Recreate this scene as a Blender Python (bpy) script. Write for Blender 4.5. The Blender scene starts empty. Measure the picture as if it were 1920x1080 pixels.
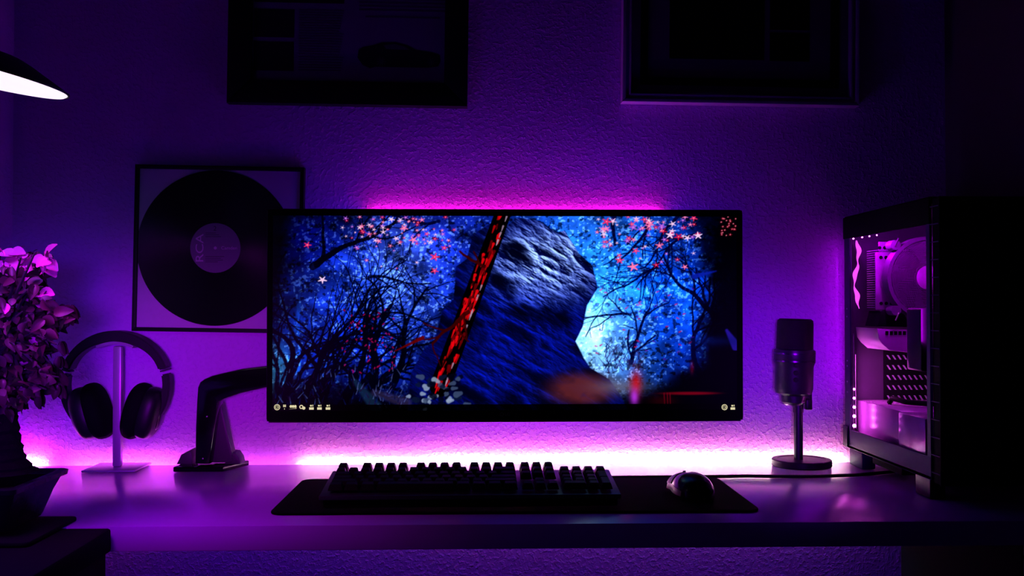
import bpy, bmesh, math, random
import numpy as np
from mathutils import Vector, Matrix, Euler
random.seed(7)
C = bpy.context.scene.collection
SC = bpy.context.scene
PI = math.pi
# ------------------------------------------------------------------ camera
F = 1888.0
CAMZ = 1.058
DZ = 0.75                     # desk top
WY = 1.985                    # back wall plane
yaw = math.atan(55 / F); pitch = math.atan(31 / F)
cam_d = bpy.data.cameras.new('camera'); cam = bpy.data.objects.new('camera', cam_d); C.objects.link(cam)
cam_d.sensor_width = 36; cam_d.lens = F / 1920 * 36; cam_d.clip_start = 0.02
cam.location = (0, 0, CAMZ); cam.rotation_euler = (PI / 2 + pitch, 0, -yaw)
SC.camera = cam
RM = cam.rotation_euler.to_matrix()
def P(px, py, Y):
    """point of the place at depth Y seen at this picture position"""
    d = RM @ Vector(((px - 960) / F, -(py - 540) / F, -1))
    return Vector((0, 0, CAMZ)) + d * (Y / d.y)
def PX(px, Y, py=600): return P(px, py, Y).x
def PZ(py, Y, px=905): return P(px, py, Y).z
# ------------------------------------------------------------------ materials
MATS = {}
def mat(name, col, rough=.5, metal=0, bump=0, bscale=200, spec=.5, emit=None, estr=1, coat=0, alpha=None, trans=0, var=.06, ior=1.45):
    if name in MATS: return MATS[name]
    m = bpy.data.materials.new(name); m.use_nodes = True
    nt = m.node_tree; b = nt.nodes['Principled BSDF']
    b.inputs['Metallic'].default_value = metal
    b.inputs['Specular IOR Level'].default_value = spec
    b.inputs['IOR'].default_value = ior
    b.inputs['Coat Weight'].default_value = coat
    b.inputs['Transmission Weight'].default_value = trans
    tc = nt.nodes.new('ShaderNodeTexCoord')
    n = nt.nodes.new('ShaderNodeTexNoise'); n.inputs['Scale'].default_value = bscale; n.inputs['Detail'].default_value = 3
    nt.links.new(tc.outputs['Object'], n.inputs['Vector'])
    mr = nt.nodes.new('ShaderNodeMapRange'); mr.inputs['To Min'].default_value = max(0, rough - var); mr.inputs['To Max'].default_value = min(1, rough + var)
    nt.links.new(n.outputs['Fac'], mr.inputs['Value']); nt.links.new(mr.outputs['Result'], b.inputs['Roughness'])
    mx = nt.nodes.new('ShaderNodeMix'); mx.data_type = 'RGBA'
    mx.inputs['A'].default_value = (*[c * .93 for c in col], 1); mx.inputs['B'].default_value = (*[min(1, c * 1.07) for c in col], 1)
    nt.links.new(n.outputs['Fac'], mx.inputs['Factor']); nt.links.new(mx.outputs['Result'], b.inputs['Base Color'])
    if bump:
        bp = nt.nodes.new('ShaderNodeBump'); bp.inputs['Strength'].default_value = 1; bp.inputs['Distance'].default_value = bump
        nt.links.new(n.outputs['Fac'], bp.inputs['Height']); nt.links.new(bp.outputs['Normal'], b.inputs['Normal'])
    if emit:
        b.inputs['Emission Color'].default_value = (*emit, 1); b.inputs['Emission Strength'].default_value = estr
    MATS[name] = m; return m
def wall_mat():
    m = bpy.data.materials.new('plaster_wall'); m.use_nodes = True; nt = m.node_tree; b = nt.nodes['Principled BSDF']
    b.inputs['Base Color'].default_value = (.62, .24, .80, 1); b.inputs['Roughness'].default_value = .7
    b.inputs['Specular IOR Level'].default_value = .25
    g = nt.nodes.new('ShaderNodeNewGeometry')
    n1 = nt.nodes.new('ShaderNodeTexNoise'); n1.inputs['Scale'].default_value = 135; n1.inputs['Detail'].default_value = 4; n1.inputs['Roughness'].default_value = .55
    n2 = nt.nodes.new('ShaderNodeTexVoronoi'); n2.inputs['Scale'].default_value = 70
    n3 = nt.nodes.new('ShaderNodeTexNoise'); n3.inputs['Scale'].default_value = 18
    for n in (n1, n2, n3): nt.links.new(g.outputs['Position'], n.inputs['Vector'])
    r = nt.nodes.new('ShaderNodeMapRange'); r.inputs['From Min'].default_value = .46; r.inputs['From Max'].default_value = .68; r.interpolation_type = 'SMOOTHSTEP'
    nt.links.new(n1.outputs['Fac'], r.inputs['Value'])
    a = nt.nodes.new('ShaderNodeMath'); a.operation = 'MULTIPLY_ADD'; a.inputs[1].default_value = .25
    nt.links.new(n2.outputs['Distance'], a.inputs[0]); nt.links.new(r.outputs['Result'], a.inputs[2])
    a2 = nt.nodes.new('ShaderNodeMath'); a2.operation = 'MULTIPLY_ADD'; a2.inputs[1].default_value = .6
    nt.links.new(n3.outputs['Fac'], a2.inputs[0]); nt.links.new(a.outputs[0], a2.inputs[2])
    bp = nt.nodes.new('ShaderNodeBump'); bp.inputs['Distance'].default_value = .0013; bp.inputs['Strength'].default_value = .7
    nt.links.new(a2.outputs[0], bp.inputs['Height']); nt.links.new(bp.outputs['Normal'], b.inputs['Normal'])
    return m
M_wall = wall_mat()
black = mat('black_plastic', (.006, .006, .007), .45, bscale=60)
gloss = mat('gloss_black_plastic', (.004, .004, .005), .13, bscale=30, var=.03)
matte = mat('matte_black', (.003, .003, .0035), .85, spec=.12)
keym = mat('keycap_plastic', (.005, .005, .006), .55, bscale=400, spec=.16)
alu = mat('brushed_aluminium', (.55, .55, .57), .32, 1, bscale=90)
dalu = mat('dark_anodised_aluminium', (.025, .022, .035), .42, .4, bscale=120)
cloth = mat('cloth_mat', (.002, .002, .003), 1, bump=.0003, bscale=900, spec=.03)
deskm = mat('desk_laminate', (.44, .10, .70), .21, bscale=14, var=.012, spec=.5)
floorm = mat('floor_boards', (.03, .028, .03), .6, bscale=8)
silver = mat('silver_plastic', (.5, .5, .52), .35, .3)
white = mat('white_card', (.55, .55, .58), .7, bscale=100)
wood = mat('black_frame_wood', (.004, .004, .005), .55, spec=.3)
pot_m = mat('dark_glazed_ceramic', (.008, .008, .01), .28, bscale=40)
bark = mat('bark', (.012, .010, .010), .95, bump=.004, bscale=90, spec=.1)
soil_m = mat('soil', (.01, .008, .007), 1, bump=.004, bscale=150, spec=.05)
leaf_m = mat('leaf', (.055, .012, .03), .5, bscale=60, var=.15)
leaf_lit = mat('lamplit_leaf', (.95, .10, .60), .55, bscale=60)  # lamplight on the top leaves painted in as pink
cream = mat('screen_icon_gold', (0, 0, 0), .5, emit=(.86, .78, .45), estr=.85)
creamd = mat('screen_icon_dim', (0, 0, 0), .5, emit=(.25, .22, .12), estr=.6)
led = mat('led_pink', (.8, .8, .8), .5, emit=(1, .12, .9), estr=26)
# ------------------------------------------------------------------ mesh helpers
class MB:
    def __init__(s): s.bm = bmesh.new()
    def add(s, verts, faces):
        vs = [s.bm.verts.new(v) for v in verts]
        for f in faces:
            try: s.bm.faces.new([vs[i] for i in f])
            except ValueError: pass
        return vs
    def merge(s, tmp, M=None):
        me = bpy.data.meshes.new('tmp'); tmp.to_mesh(me); tmp.free()
        if M: me.transform(M)
        s.bm.from_mesh(me); bpy.data.meshes.remove(me)
    def box(s, x0, x1, y0, y1, z0, z1, bev=0, seg=2, M=None):
        t = bmesh.new(); bmesh.ops.create_cube(t, size=1)
        for v in t.verts:
            v.co = Vector((x0 if v.co.x < 0 else x1, y0 if v.co.y < 0 else y1, z0 if v.co.z < 0 else z1))
        if bev: bmesh.ops.bevel(t, geom=t.edges[:] + t.verts[:], offset=bev, segments=seg, affect='EDGES', profile=.5)
        s.merge(t, M); return s
    def prism(s, pts, y0, y1, bev=0, M=None):
        """pts: (x, z) outline, extruded along y"""
        t = bmesh.new(); n = len(pts)
        a = [t.verts.new((p[0], y0, p[1])) for p in pts]; b = [t.verts.new((p[0], y1, p[1])) for p in pts]
        t.faces.new(a); t.faces.new(b[::-1])
        for i in range(n): t.faces.new((a[i], b[i], b[(i + 1) % n], a[(i + 1) % n]))
        bmesh.ops.recalc_face_normals(t, faces=t.faces[:])
        if bev:
            ed = [e for e in t.edges if abs(e.verts[0].co.y - e.verts[1].co.y) < 1e-7]
            bmesh.ops.bevel(t, geom=ed, offset=bev, segments=2, affect='EDGES', profile=.5)
        s.merge(t, M); return s
    def flat(s, pts, z0, z1, bev=0, M=None):
        """pts: (x, y) outline, extruded along z"""
        R = Matrix(((1, 0, 0, 0), (0, 0, 1, 0), (0, 1, 0, 0), (0, 0, 0, 1)))
        return s.prism(pts, z0, z1, bev, (M @ R) if M else R)
    def lathe(s, prof, n=40, M=None, cap=True):
        t = bmesh.new(); rings = []
        for r, z in prof:
            rings.append([t.verts.new((r * math.cos(2 * PI * i / n), r * math.sin(2 * PI * i / n), z)) for i in range(n)])
        for a, b in zip(rings, rings[1:]):
            for i in range(n): t.faces.new((a[i], a[(i + 1) % n], b[(i + 1) % n], b[i]))
        if cap: t.faces.new(rings[0][::-1]); t.faces.new(rings[-1])
        bmesh.ops.recalc_face_normals(t, faces=t.faces[:])
        s.merge(t, M); return s
    def tube(s, pts, r, n=10, rr=None):
        pts = [Vector(p) for p in pts]; t = bmesh.new(); rings = []; up = None
        for i, p in enumerate(pts):
            d = (pts[min(i + 1, len(pts) - 1)] - pts[max(i - 1, 0)]).normalized()
            if up is None: up = Vector((0, 0, 1)) if abs(d.z) < .9 else Vector((1, 0, 0))
            a = d.cross(up).normalized(); b = a.cross(d).normalized(); up = b
            q = rr[i] if rr else r
            rings.append([t.verts.new(p + (a * math.cos(2 * PI * k / n) + b * math.sin(2 * PI * k / n)) * q) for k in range(n)])
        for a, b in zip(rings, rings[1:]):
            for i in range(n): t.faces.new((a[i], a[(i + 1) % n], b[(i + 1) % n], b[i]))
        t.faces.new(rings[0][::-1]); t.faces.new(rings[-1])
        bmesh.ops.recalc_face_normals(t, faces=t.faces[:])
        s.merge(t); return s
    def arc(s, c, ang, rin, rout, y0, y1, M=None):
        """ribbon in the XZ plane; rin/rout lists per angle"""
        t = bmesh.new(); rows = []
        for a, ri, ro in zip(ang, rin, rout):
            ca, sa = math.cos(a), math.sin(a)
            rows.append([t.verts.new((c[0] + r * ca, y, c[1] + r * sa)) for r, y in ((ro, y0), (ro, y1), (ri, y1), (ri, y0))])
        for a, b in zip(rows, rows[1:]):
            for k in range(4): t.faces.new((a[k], a[(k + 1) % 4], b[(k + 1) % 4], b[k]))
        t.faces.new(rows[0][::-1]); t.faces.new(rows[-1])
        bmesh.ops.recalc_face_normals(t, faces=t.faces[:])
        ed = [e for e in t.edges if e.calc_face_angle(0) > .9]
        bmesh.ops.bevel(t, geom=ed, offset=.0025, segments=2, affect='EDGES')
        s.merge(t, M); return s
    def ell(s, c, r, M=None, p=1, u=28, v=18):
        t = bmesh.new(); bmesh.ops.create_uvsphere(t, u_segments=u, v_segments=v, radius=1)
        for w in t.verts:
            q = w.co
            if p != 1: q = Vector([math.copysign(abs(k) ** p, k) for k in q])
            w.co = Vector((c[0] + q.x * r[0], c[1] + q.y * r[1], c[2] + q.z * r[2]))
        s.merge(t, M); return s
    def build(s, name, m, parent=None, smooth=35):
        me = bpy.data.meshes.new(name); s.bm.normal_update(); s.bm.to_mesh(me); s.bm.free()
        me.materials.append(m); o = bpy.data.objects.new(name, me); C.objects.link(o)
        if smooth:
            me.shade_smooth()
            try: me.set_sharp_from_angle(angle=math.radians(smooth))
            except Exception: pass
        if parent:
            o.parent = parent; o.matrix_parent_inverse = parent.matrix_basis.inverted()
        return o
def thing(name, label, cat, loc=(0, 0, 0), group=None, rot=(0, 0, 0)):
    o = bpy.data.objects.new(name, None); o.empty_display_size = .05; C.objects.link(o)
    o.location = loc; o.rotation_euler = rot; o['label'] = label; o['category'] = cat
    if group: o['group'] = group
    return o
def tag(o, label, cat, group=None):
    o['label'] = label; o['category'] = cat
    if group: o['group'] = group
    return o
def struct(o): o['kind'] = 'structure'; return o
def text_mb(mb, txt, size, M, depth=.0003, extrude=True):
    cu = bpy.data.curves.new('t', 'FONT'); cu.body = txt; cu.size = size; cu.align_x = 'CENTER'; cu.align_y = 'CENTER'; cu.extrude = depth
    o = bpy.data.objects.new('t', cu); C.objects.link(o)
    dg = bpy.context.evaluated_depsgraph_get(); me = bpy.data.meshes.new_from_object(o.evaluated_get(dg))
    me.transform(M); mb.bm.from_mesh(me); bpy.data.objects.remove(o); bpy.data.curves.remove(cu); bpy.data.meshes.remove(me)
def rrect(x0, x1, y0, y1, r, n=5):
    pts = []
    for cx, cy, a0 in ((x1 - r, y1 - r, 0), (x0 + r, y1 - r, 90), (x0 + r, y0 + r, 180), (x1 - r, y0 + r, 270)):
        for k in range(n + 1):
            a = math.radians(a0 + 90 * k / n); pts.append((cx + r * math.cos(a), cy + r * math.sin(a)))
    return pts
def area(name, loc, rot, sx, sy, col, power, spread=180, shape='RECTANGLE', soft=False):
    l = bpy.data.lights.new(name, 'AREA'); l.shape = shape; l.size = sx; l.size_y = sy; l.color = col; l.energy = power; l.spread = math.radians(spread)
    o = bpy.data.objects.new(name, l); C.objects.link(o); o.location = loc; o.rotation_euler = rot
    if soft:
        l.use_nodes = True; nt = l.node_tree; f = nt.nodes.new('ShaderNodeLightFalloff'); f.inputs['Strength'].default_value = 1
        nt.links.new(f.outputs['Linear'], nt.nodes['Emission'].inputs['Strength'])
    return o
def frame_mb(mb, x0, x1, z0, z1, w, y0, y1, wb=None, M=None, bev=.0012):
    wb = wb or w
    for a in ([(x0, z0), (x1, z0), (x1 - w, z0 + wb), (x0 + w, z0 + wb)], [(x0, z1), (x0 + w, z1 - wb), (x1 - w, z1 - wb), (x1, z1)],
              [(x0, z0), (x0 + w, z0 + wb), (x0 + w, z1 - wb), (x0, z1)], [(x1, z0), (x1, z1), (x1 - w, z1 - wb), (x1 - w, z0 + wb)]):
        mb.prism(a, y0, y1, bev, M)
# ------------------------------------------------------------------ room
XL = PX(22, WY); XR = PX(1772, WY, 200)
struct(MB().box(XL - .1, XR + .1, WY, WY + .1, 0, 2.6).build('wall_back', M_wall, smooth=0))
struct(MB().box(XL - .1, XL, -1.2, WY, 0, 2.6).build('wall_left', M_wall, smooth=0))
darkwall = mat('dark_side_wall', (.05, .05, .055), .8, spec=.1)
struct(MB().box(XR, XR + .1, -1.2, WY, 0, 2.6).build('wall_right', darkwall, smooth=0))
struct(MB().box(XL - .1, XR + .1, -1.2, WY + .1, -.05, 0).build('floor', floorm, smooth=0))
# ------------------------------------------------------------------ desk
DF = 1.418; DB = WY - .03
cx1 = PX(205, 1.405, 971)
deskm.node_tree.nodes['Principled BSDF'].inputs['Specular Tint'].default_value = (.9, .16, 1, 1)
desk = thing('desk', 'long pale laminate desk running along the back wall under the monitor', 'desk', ((XL + XR) / 2, 1.7, 0))
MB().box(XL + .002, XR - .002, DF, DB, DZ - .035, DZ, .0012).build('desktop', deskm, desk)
for x in (XL + .04, -.77):
    for y in (1.50, 1.90): MB().box(x - .02, x + .02, y - .02, y + .02, 0, DZ - .035, .002).build('leg', matte, desk)
# light strip stuck on the back edge of the desk
st = MB().box(XL + .03, .69, DB, DB + .0025, DZ - .018, DZ - .008)
st.build('led_strip', mat('led_strip_glow', (.7, .7, .7), .5, emit=(1, .12, .9), estr=2.5), desk)
# drawer unit under the right end
dx0 = PX(1689, 1.90, 1060)
du = thing('drawer_unit', 'black drawer cabinet under the right end of the desk', 'cabinet', ((dx0 + XR) / 2, 1.6, 0))
MB().box(dx0, XR - .004, 1.47, 1.90, 0, DZ - .0355, .002).build('body', matte, du)
zt = DZ - .04
for k, hh in enumerate((.022, .12, .16, .2)):
    d = MB().box(dx0 + .002, XR - .006, 1.452, 1.469, zt - hh, zt, .002).build('drawer', black, du)
    if k: MB().box((dx0 + XR) / 2 - .03, (dx0 + XR) / 2 + .03, 1.440, 1.4515, zt - hh / 2 - .005, zt - hh / 2 + .005, .002).build('handle', gloss, d)
    zt -= hh + .004
# black side cabinet in front of the left end
cx1 = PX(205, 1.405, 971)
cab = thing('side_cabinet', 'black side cabinet standing before the left end of the desk', 'cabinet', ((XL + cx1) / 2, 1.28, 0))
MB().box(XL + .003, cx1, 1.15, DF - .004, DZ - .034, DZ - .001, .004).build('cabinet_top', matte, cab)
MB().box(XL + .006, cx1 - .006, 1.16, DF - .008, 0, DZ - .0345, .002).build('body', matte, cab)
dd = MB().box(XL + .012, cx1 - .012, 1.145, 1.1595, .05, DZ - .04, .002).build('door', black, cab)
MB().box(cx1 - .05, cx1 - .04, 1.13, 1.1448, .45, .6, .002).build('handle', gloss, dd)
# ------------------------------------------------------------------ monitor picture (painted point by point, shown by a glowing panel)
def smooth(e0, e1, x):
    t = np.clip((x - e0) / (e1 - e0), 0, 1); return t * t * (3 - 2 * t)
def paint():
    W, H = 871, 365
    ys, xs = np.mgrid[0:H, 0:W].astype(np.float32)
    X = xs + 511; Y = ys + 405
    rng = np.random.default_rng(11)
    def vnoise(sx, sy):
        gw, gh = int(W / sx) + 3, int(H / sy) + 3
        g = rng.random((gh, gw)).astype(np.float32)
        fx = xs / sx; fy = ys / sy; ix = fx.astype(int); iy = fy.astype(int); tx = fx - ix; ty = fy - iy
        tx = tx * tx * (3 - 2 * tx); ty = ty * ty * (3 - 2 * ty)
        return (g[iy, ix] * (1 - tx) + g[iy, ix + 1] * tx) * (1 - ty) + (g[iy + 1, ix] * (1 - tx) + g[iy + 1, ix + 1] * tx) * ty
    def fbm(sx, sy, o=4):
        a = 0; w = 0
        for k in range(o): a = a + vnoise(max(sx / 2 ** k, 1.2), max(sy / 2 ** k, 1.2)) * .55 ** k; w += .55 ** k
        return a / w
    def g(cx, cy, rx, ry=None, p=2.):
        ry = ry or rx
        return np.exp(-(((X - cx) / rx) ** 2 + ((Y - cy) / ry) ** 2) ** (p / 2))
    img = np.zeros((H, W, 3), np.float32)
    def add(m, c):
        for k in range(3): img[..., k] += m * c[k]
    def over(m, c):
        m = np.clip(m, 0, 1)
        for k in range(3): img[..., k] = img[..., k] * (1 - m) + m * (c[k] if not isinstance(c[k], tuple) else 0)
    # glow of the clearing
    add(np.ones_like(X), (.008, .005, .07))
    add(g(720, 590, 150, 120), (.12, .25, .85)); add(g(740, 520, 60, 95), (.22, .30, .45)); add(g(660, 520, 60, 80), (.02, .08, .3))
    add(g(660, 660, 110, 90), (.0, .06, .42)); add(g(790, 440, 130, 80), (.08, .12, .5))
    add(g(1130, 560, 150, 150), (.05, .42, 1.0)); add(g(1105, 635, 85, 80), (.75, .95, .9)); add(g(1150, 480, 90, 60), (.08, .2, .25))
    add(g(1085, 420, 120, 60), (.1, .25, .5)); add(g(1240, 560, 110, 120), (.0, .18, .95)); add(g(1290, 570, 45, 60), (.06, .2, .45))
    add(g(960, 480, 220, 120), (.02, .08, .35)); add(g(560, 640, 50, 90), (.02, .1, .32)); add(g(520, 690, 26, 40), (.2, .5, .55)); add(g(560, 450, 90, 50), (0, .01, .25))
    n = fbm(46, 40, 5); n2 = fbm(9, 8, 3); n3 = fbm(16, 70, 4)
    img *= (np.clip(.35 + 1.35 * (n - .2), .1, 1.6) * (.75 + .5 * n2))[..., None]
    # vertical veils of light at left
    add(smooth(.58, .75, n3) * smooth(780, 520, X) * smooth(520, 640, Y) * smooth(770, 700, Y), (.05, .18, .4))
    # dappled leaf specks
    sp = smooth(.60, .75, fbm(5, 4.5, 2))
    lum = img.sum(2)
    for k, c in enumerate((.55, .72, .95)): img[..., k] += sp * c * np.clip(lum, 0, 1.0) * .45
    dk = smooth(.57, .72, fbm(8, 7, 3)) * .6
    img *= (1 - dk * smooth(-.1, .5, 1 - np.clip(g(1110, 620, 70), 0, 1)))[..., None]
    def seg(x0, y0, x1, y1, w0, w1, c, a=1., soft=1.2):
        bx0, bx1 = int(max(0, min(x0, x1) - 511 - w0 - 4)), int(min(W, max(x0, x1) - 511 + w0 + 5))
        by0, by1 = int(max(0, min(y0, y1) - 405 - w0 - 4)), int(min(H, max(y0, y1) - 405 + w0 + 5))
        if bx0 >= bx1 or by0 >= by1: return
        x = X[by0:by1, bx0:bx1]; y = Y[by0:by1, bx0:bx1]
        dx, dy = x1 - x0, y1 - y0; L = dx * dx + dy * dy + 1e-6
        t = np.clip(((x - x0) * dx + (y - y0) * dy) / L, 0, 1)
        d = np.hypot(x - x0 - t * dx, y - y0 - t * dy); w = w0 + (w1 - w0) * t
        m = np.clip((w - d) / soft + .5, 0, 1) * a
        for k in range(3): img[by0:by1, bx0:bx1, k] = img[by0:by1, bx0:bx1, k] * (1 - m) + m * c[k]
    rd = random.Random(5)
    def branch(x, y, ang, L, w, c, dep, a=.9):
        for _ in range(int(L / 9)):
            nx, ny = x + 9 * math.cos(ang), y + 9 * math.sin(ang)
            seg(x, y, nx, ny, w, w * .94, c, a); x, y = nx, ny; w *= .94; ang += rd.uniform(-.28, .28)
            if dep and rd.random() < .33: branch(x, y, ang + rd.choice((-1, 1)) * rd.uniform(.4, .9), L * .5, w * .6, c, dep - 1, a)
    dn = (.004, .006, .07)
    for (x, y, a, L, w) in ((560, 770, -1.4, 330, 11), (610, 770, -1.75, 330, 8), (640, 760, -1.1, 250, 9), (700, 745, -1.8, 180, 11), (735, 720, -1.1, 200, 7), (585, 500, -.5, 190, 7), (530, 760, -1.5, 300, 10), (690, 520, -.2, 120, 3)):
        branch(x, y, a, L, w, dn, 2, .82)
    for (x, y, a, L, w) in ((1270, 405, 2.3, 120, 3), (1215, 405, 1.6, 110, 3.2), (1150, 405, 1.9, 60, 4), (1300, 440, 2.9, 160, 3), (1230, 500, 2.6, 120, 2.4), (1310, 700, -2.0, 190, 6), (1180, 590, 3.3, 90, 2.5), (1180, 680, -1.2, 110, 4), (1345, 600, -2.2, 170, 6), (820, 415, 2.9, 160, 3)):
        branch(x, y, a, L, w, (.004, .02, .16), 2, .85)
    # dark frame of the wood: right side, bottom, left corner
    e = fbm(40, 36, 4)
    over(smooth(1290, 1350, X + (e - .5) * 90) * .95, (.002, .004, .035))
    over(smooth(0, 26, 27 - np.hypot(X - 1392, Y - 440) * .45 + 12 * (e - .5)) * .0, (0, 0, 0))
    over(smooth(600, 530, X + (Y - 405) * .35 + (e - .5) * 80) * .85, (.002, .002, .03))
    over(smooth(715, 762, Y + (e - .5) * 50) * .9 * (1 - .85 * g(1080, 720, 90, 80)), (.004, .002, .03))
    over(smooth(0, 40, (Y - (775 - (X - 1130) * .62)) + (e - .5) * 22) * (X > 1120) * smooth(1120, 1150, X) * .96, (.002, .003, .03))
    # a plain jagged crag in the middle of the glade, slate blue with frosty faces
    def poly(pts, soft=1.2):
        px = [p[0] for p in pts]; py = [p[1] for p in pts]; n_ = len(pts)
        inside = np.zeros_like(X, bool); dmin = np.full_like(X, 1e6)
        for i in range(n_):
            x0, y0, x1, y1 = px[i], py[i], px[(i + 1) % n_], py[(i + 1) % n_]
            c_ = ((y0 > Y) != (y1 > Y)) & (X < (x1 - x0) * (Y - y0) / (y1 - y0 + 1e-9) + x0); inside ^= c_
            dx, dy = x1 - x0, y1 - y0; t = np.clip(((X - x0) * dx + (Y - y0) * dy) / (dx * dx + dy * dy + 1e-9), 0, 1)
            dmin = np.minimum(dmin, np.hypot(X - x0 - t * dx, Y - y0 - t * dy))
        return np.clip(np.where(inside, dmin, -dmin) / soft + .5, 0, 1)
    crag = poly([(762, 769), (768, 700), (792, 655), (812, 640), (826, 585), (848, 560), (852, 500), (872, 486), (884, 440), (918, 418), (946, 424), (968, 408), (1010, 414), (1040, 436), (1056, 432), (1082, 474), (1108, 498), (1118, 540), (1098, 572), (1090, 612), (1076, 640), (1092, 672), (1104, 690), (1140, 712), (1160, 740), (1175, 769)], 2)
    over(crag, (.02, .04, .22))
    def ridged(sx_, sy_, rot):
        a_ = 0; w_ = 1; tot = 0; c_, s_ = math.cos(rot), math.sin(rot)
        for q in range(5):
            m_ = 1 - np.abs(2 * rvn(sx_ / 2 ** q, sy_ / 2 ** q, c_, s_) - 1); a_ = a_ + m_ * w_; tot += w_; w_ *= .52
        return a_ / tot
    def rvn(sx_, sy_, c_, s_):
        g_ = rng.random((512, 512)).astype(np.float32)
        fx = (xs * c_ + ys * s_) / sx_ + 200; fy = (-xs * s_ + ys * c_) / sy_ + 200
        ix = np.floor(fx).astype(int); iy = np.floor(fy).astype(int); tx = fx - ix; ty = fy - iy
        tx = tx * tx * (3 - 2 * tx); ty = ty * ty * (3 - 2 * ty); ix %= 511; iy %= 511
        return (g_[iy, ix] * (1 - tx) + g_[iy, ix + 1] * tx) * (1 - ty) + (g_[iy + 1, ix] * (1 - tx) + g_[iy + 1, ix + 1] * tx) * ty
    h = ridged(70, 30, .55); gy_, gx_ = np.gradient(h); sh = np.clip(.42 + (gx_ * 9 - gy_ * 9), 0, 1.3) * smooth(.25, .8, h + .1)
    rim = smooth(.35, .8, h)
    frost = g(1020, 490, 100, 70, 3); low = g(960, 640, 170, 150, 4)
    for k, c in enumerate((.72, .86, 1.05)): img[..., k] += crag * frost * c * np.clip(sh * 1.3 - .12, 0, 1)
    for k, c in enumerate((.02, .07, .55)): img[..., k] += crag * np.maximum(low * .8, .35) * c * sh
    for k in range(3): img[..., k] *= 1 - crag * (1 - rim) * .55
    # warm lit stone and fog at its foot
    wm = g(1085, 730, 62, 30, 3) * (.7 + .6 * fbm(20, 12, 3)); over(np.clip(wm, 0, .9), (.33, .13, .15))
    over(g(1165, 725, 50, 14) * .5, (.5, .5, .6))
    # leaning crimson maple trunk in front
    tx0, ty0, tx1, ty1 = 940, 400, 822, 725
    seg(tx0, ty0, tx1, ty1, 15, 19, (.012, .002, .01), 1, 1.5)
    for k in range(130):
        t = rd.random(); w = rd.uniform(-12, 13); x = tx0 + (tx1 - tx0) * t + w; y = ty0 + (ty1 - ty0) * t + rd.uniform(-4, 4)
        l = rd.uniform(6, 20); c = rd.choice(((.62, .02, .06), (.82, .04, .08), (.35, .0, .05), (.05, .0, .02)))
        seg(x, y, x - .36 * l, y + l, rd.uniform(1.5, 3.4), 1, c, .9)
    for k in range(14):
        t = rd.random(); x = tx0 + (tx1 - tx0) * t + 9; y = ty0 + (ty1 - ty0) * t
        seg(x, y, x - 3, y + 9, 1.8, .8, (.6, .5, .6), .8)
    branch(875, 585, 2.6, 90, 4, (.20, .0, .02), 1); branch(905, 500, -2.7, 60, 3, (.2, .0, .02), 1)
    # pale roots and stones at its foot
    for k in range(46):
        x = rd.gauss(812, 26); y = rd.uniform(705, 768); r = rd.uniform(2.5, 7)
        c = rd.choice(((.22, .27, .38), (.5, .56, .66), (.06, .09, .18), (.02, .03, .09)))
        seg(x, y, x + rd.uniform(-9, 9), y + rd.uniform(-4, 4), r, r * .6, c, .85, 2)
    seg(665, 715, 705, 765, 5, 12, (.12, .22, .34), .55, 5); seg(700, 735, 760, 755, 6, 10, (.3, .25, .42), .4, 6)
    # fallen red leaf, ferns, grass
    seg(738, 658, 790, 633, 1, 3.4, (.35, .0, .02), .9)
    for k in range(170):
        x = rd.uniform(515, 760); y = rd.uniform(690, 765); a = rd.uniform(-2.3, -.8); l = rd.uniform(5, 15)
        seg(x, y, x + l * math.cos(a), y + l * math.sin(a), 1.1, .4, rd.choice(((.06, .12, .35), (.12, .03, .16), (.02, .04, .2), (.3, .35, .6))), .6)
    for k in range(60):
        x = rd.uniform(1130, 1200); y = rd.uniform(650, 700); a = rd.uniform(-2.4, -.7); l = rd.uniform(8, 22)
        seg(x, y, x + l * math.cos(a), y + l * math.sin(a), 1.1, .4, rd.choice(((.02, .05, .25), (.15, .1, .3))), .7)
    # blossoms
    def blossom(x, y, r, c, al=.95):
        a0 = rd.uniform(0, 6)
        for q in range(5):
            a = a0 + q * 2 * PI / 5
            seg(x, y, x + r * math.cos(a), y + r * .8 * math.sin(a), r * .24, r * .10, c, al, 1)
        seg(x, y, x, y, 1, 1, (.9, .6, .7), al)
    pk = ((.85, .16, .36), (.95, .42, .62), (.9, .75, .9), (.75, .05, .22), (.6, .3, .8))
    for k in range(85):
        x = rd.uniform(640, 850); y = 405 + abs(rd.gauss(0, 38)); blossom(x, y, rd.uniform(2, 6), rd.choice(pk), rd.uniform(.5, .95))
    for k in range(75):
        x = rd.uniform(1110, 1310); y = 405 + abs(rd.gauss(0, 42)); blossom(x, y, rd.uniform(2.5, 8), rd.choice(pk), rd.uniform(.6, .95))
    for x, y, r in ((603, 525, 8), (575, 460, 7), (772, 450, 8), (812, 482, 9), (812, 508, 7), (830, 465, 6), (755, 428, 7), (1185, 500, 10), (1160, 488, 8), (1308, 441, 8), (1255, 440, 8), (1135, 415, 9), (1190, 470, 7), (1300, 408, 7)): blossom(x, y, r, rd.choice(pk[:3]))
    for k in range(60):
        x = rd.uniform(640, 740); y = rd.uniform(580, 700); seg(x, y, x + rd.uniform(-3, 3), y + 2, 1.4, 1, (.65, .05, .3), .7)
    for k in range(40):
        x = rd.uniform(1110, 1300); y = rd.uniform(540, 680); seg(x, y, x + 4, y + rd.uniform(-3, 3), 1.6, .8, rd.choice(((.25, .05, .5), (.7, .1, .3))), .7)
    # right side accents
    for k in range(26): blossom(rd.uniform(1352, 1380), rd.uniform(405, 445), rd.uniform(2, 4), (.55, .05, .12), .7)
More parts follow.
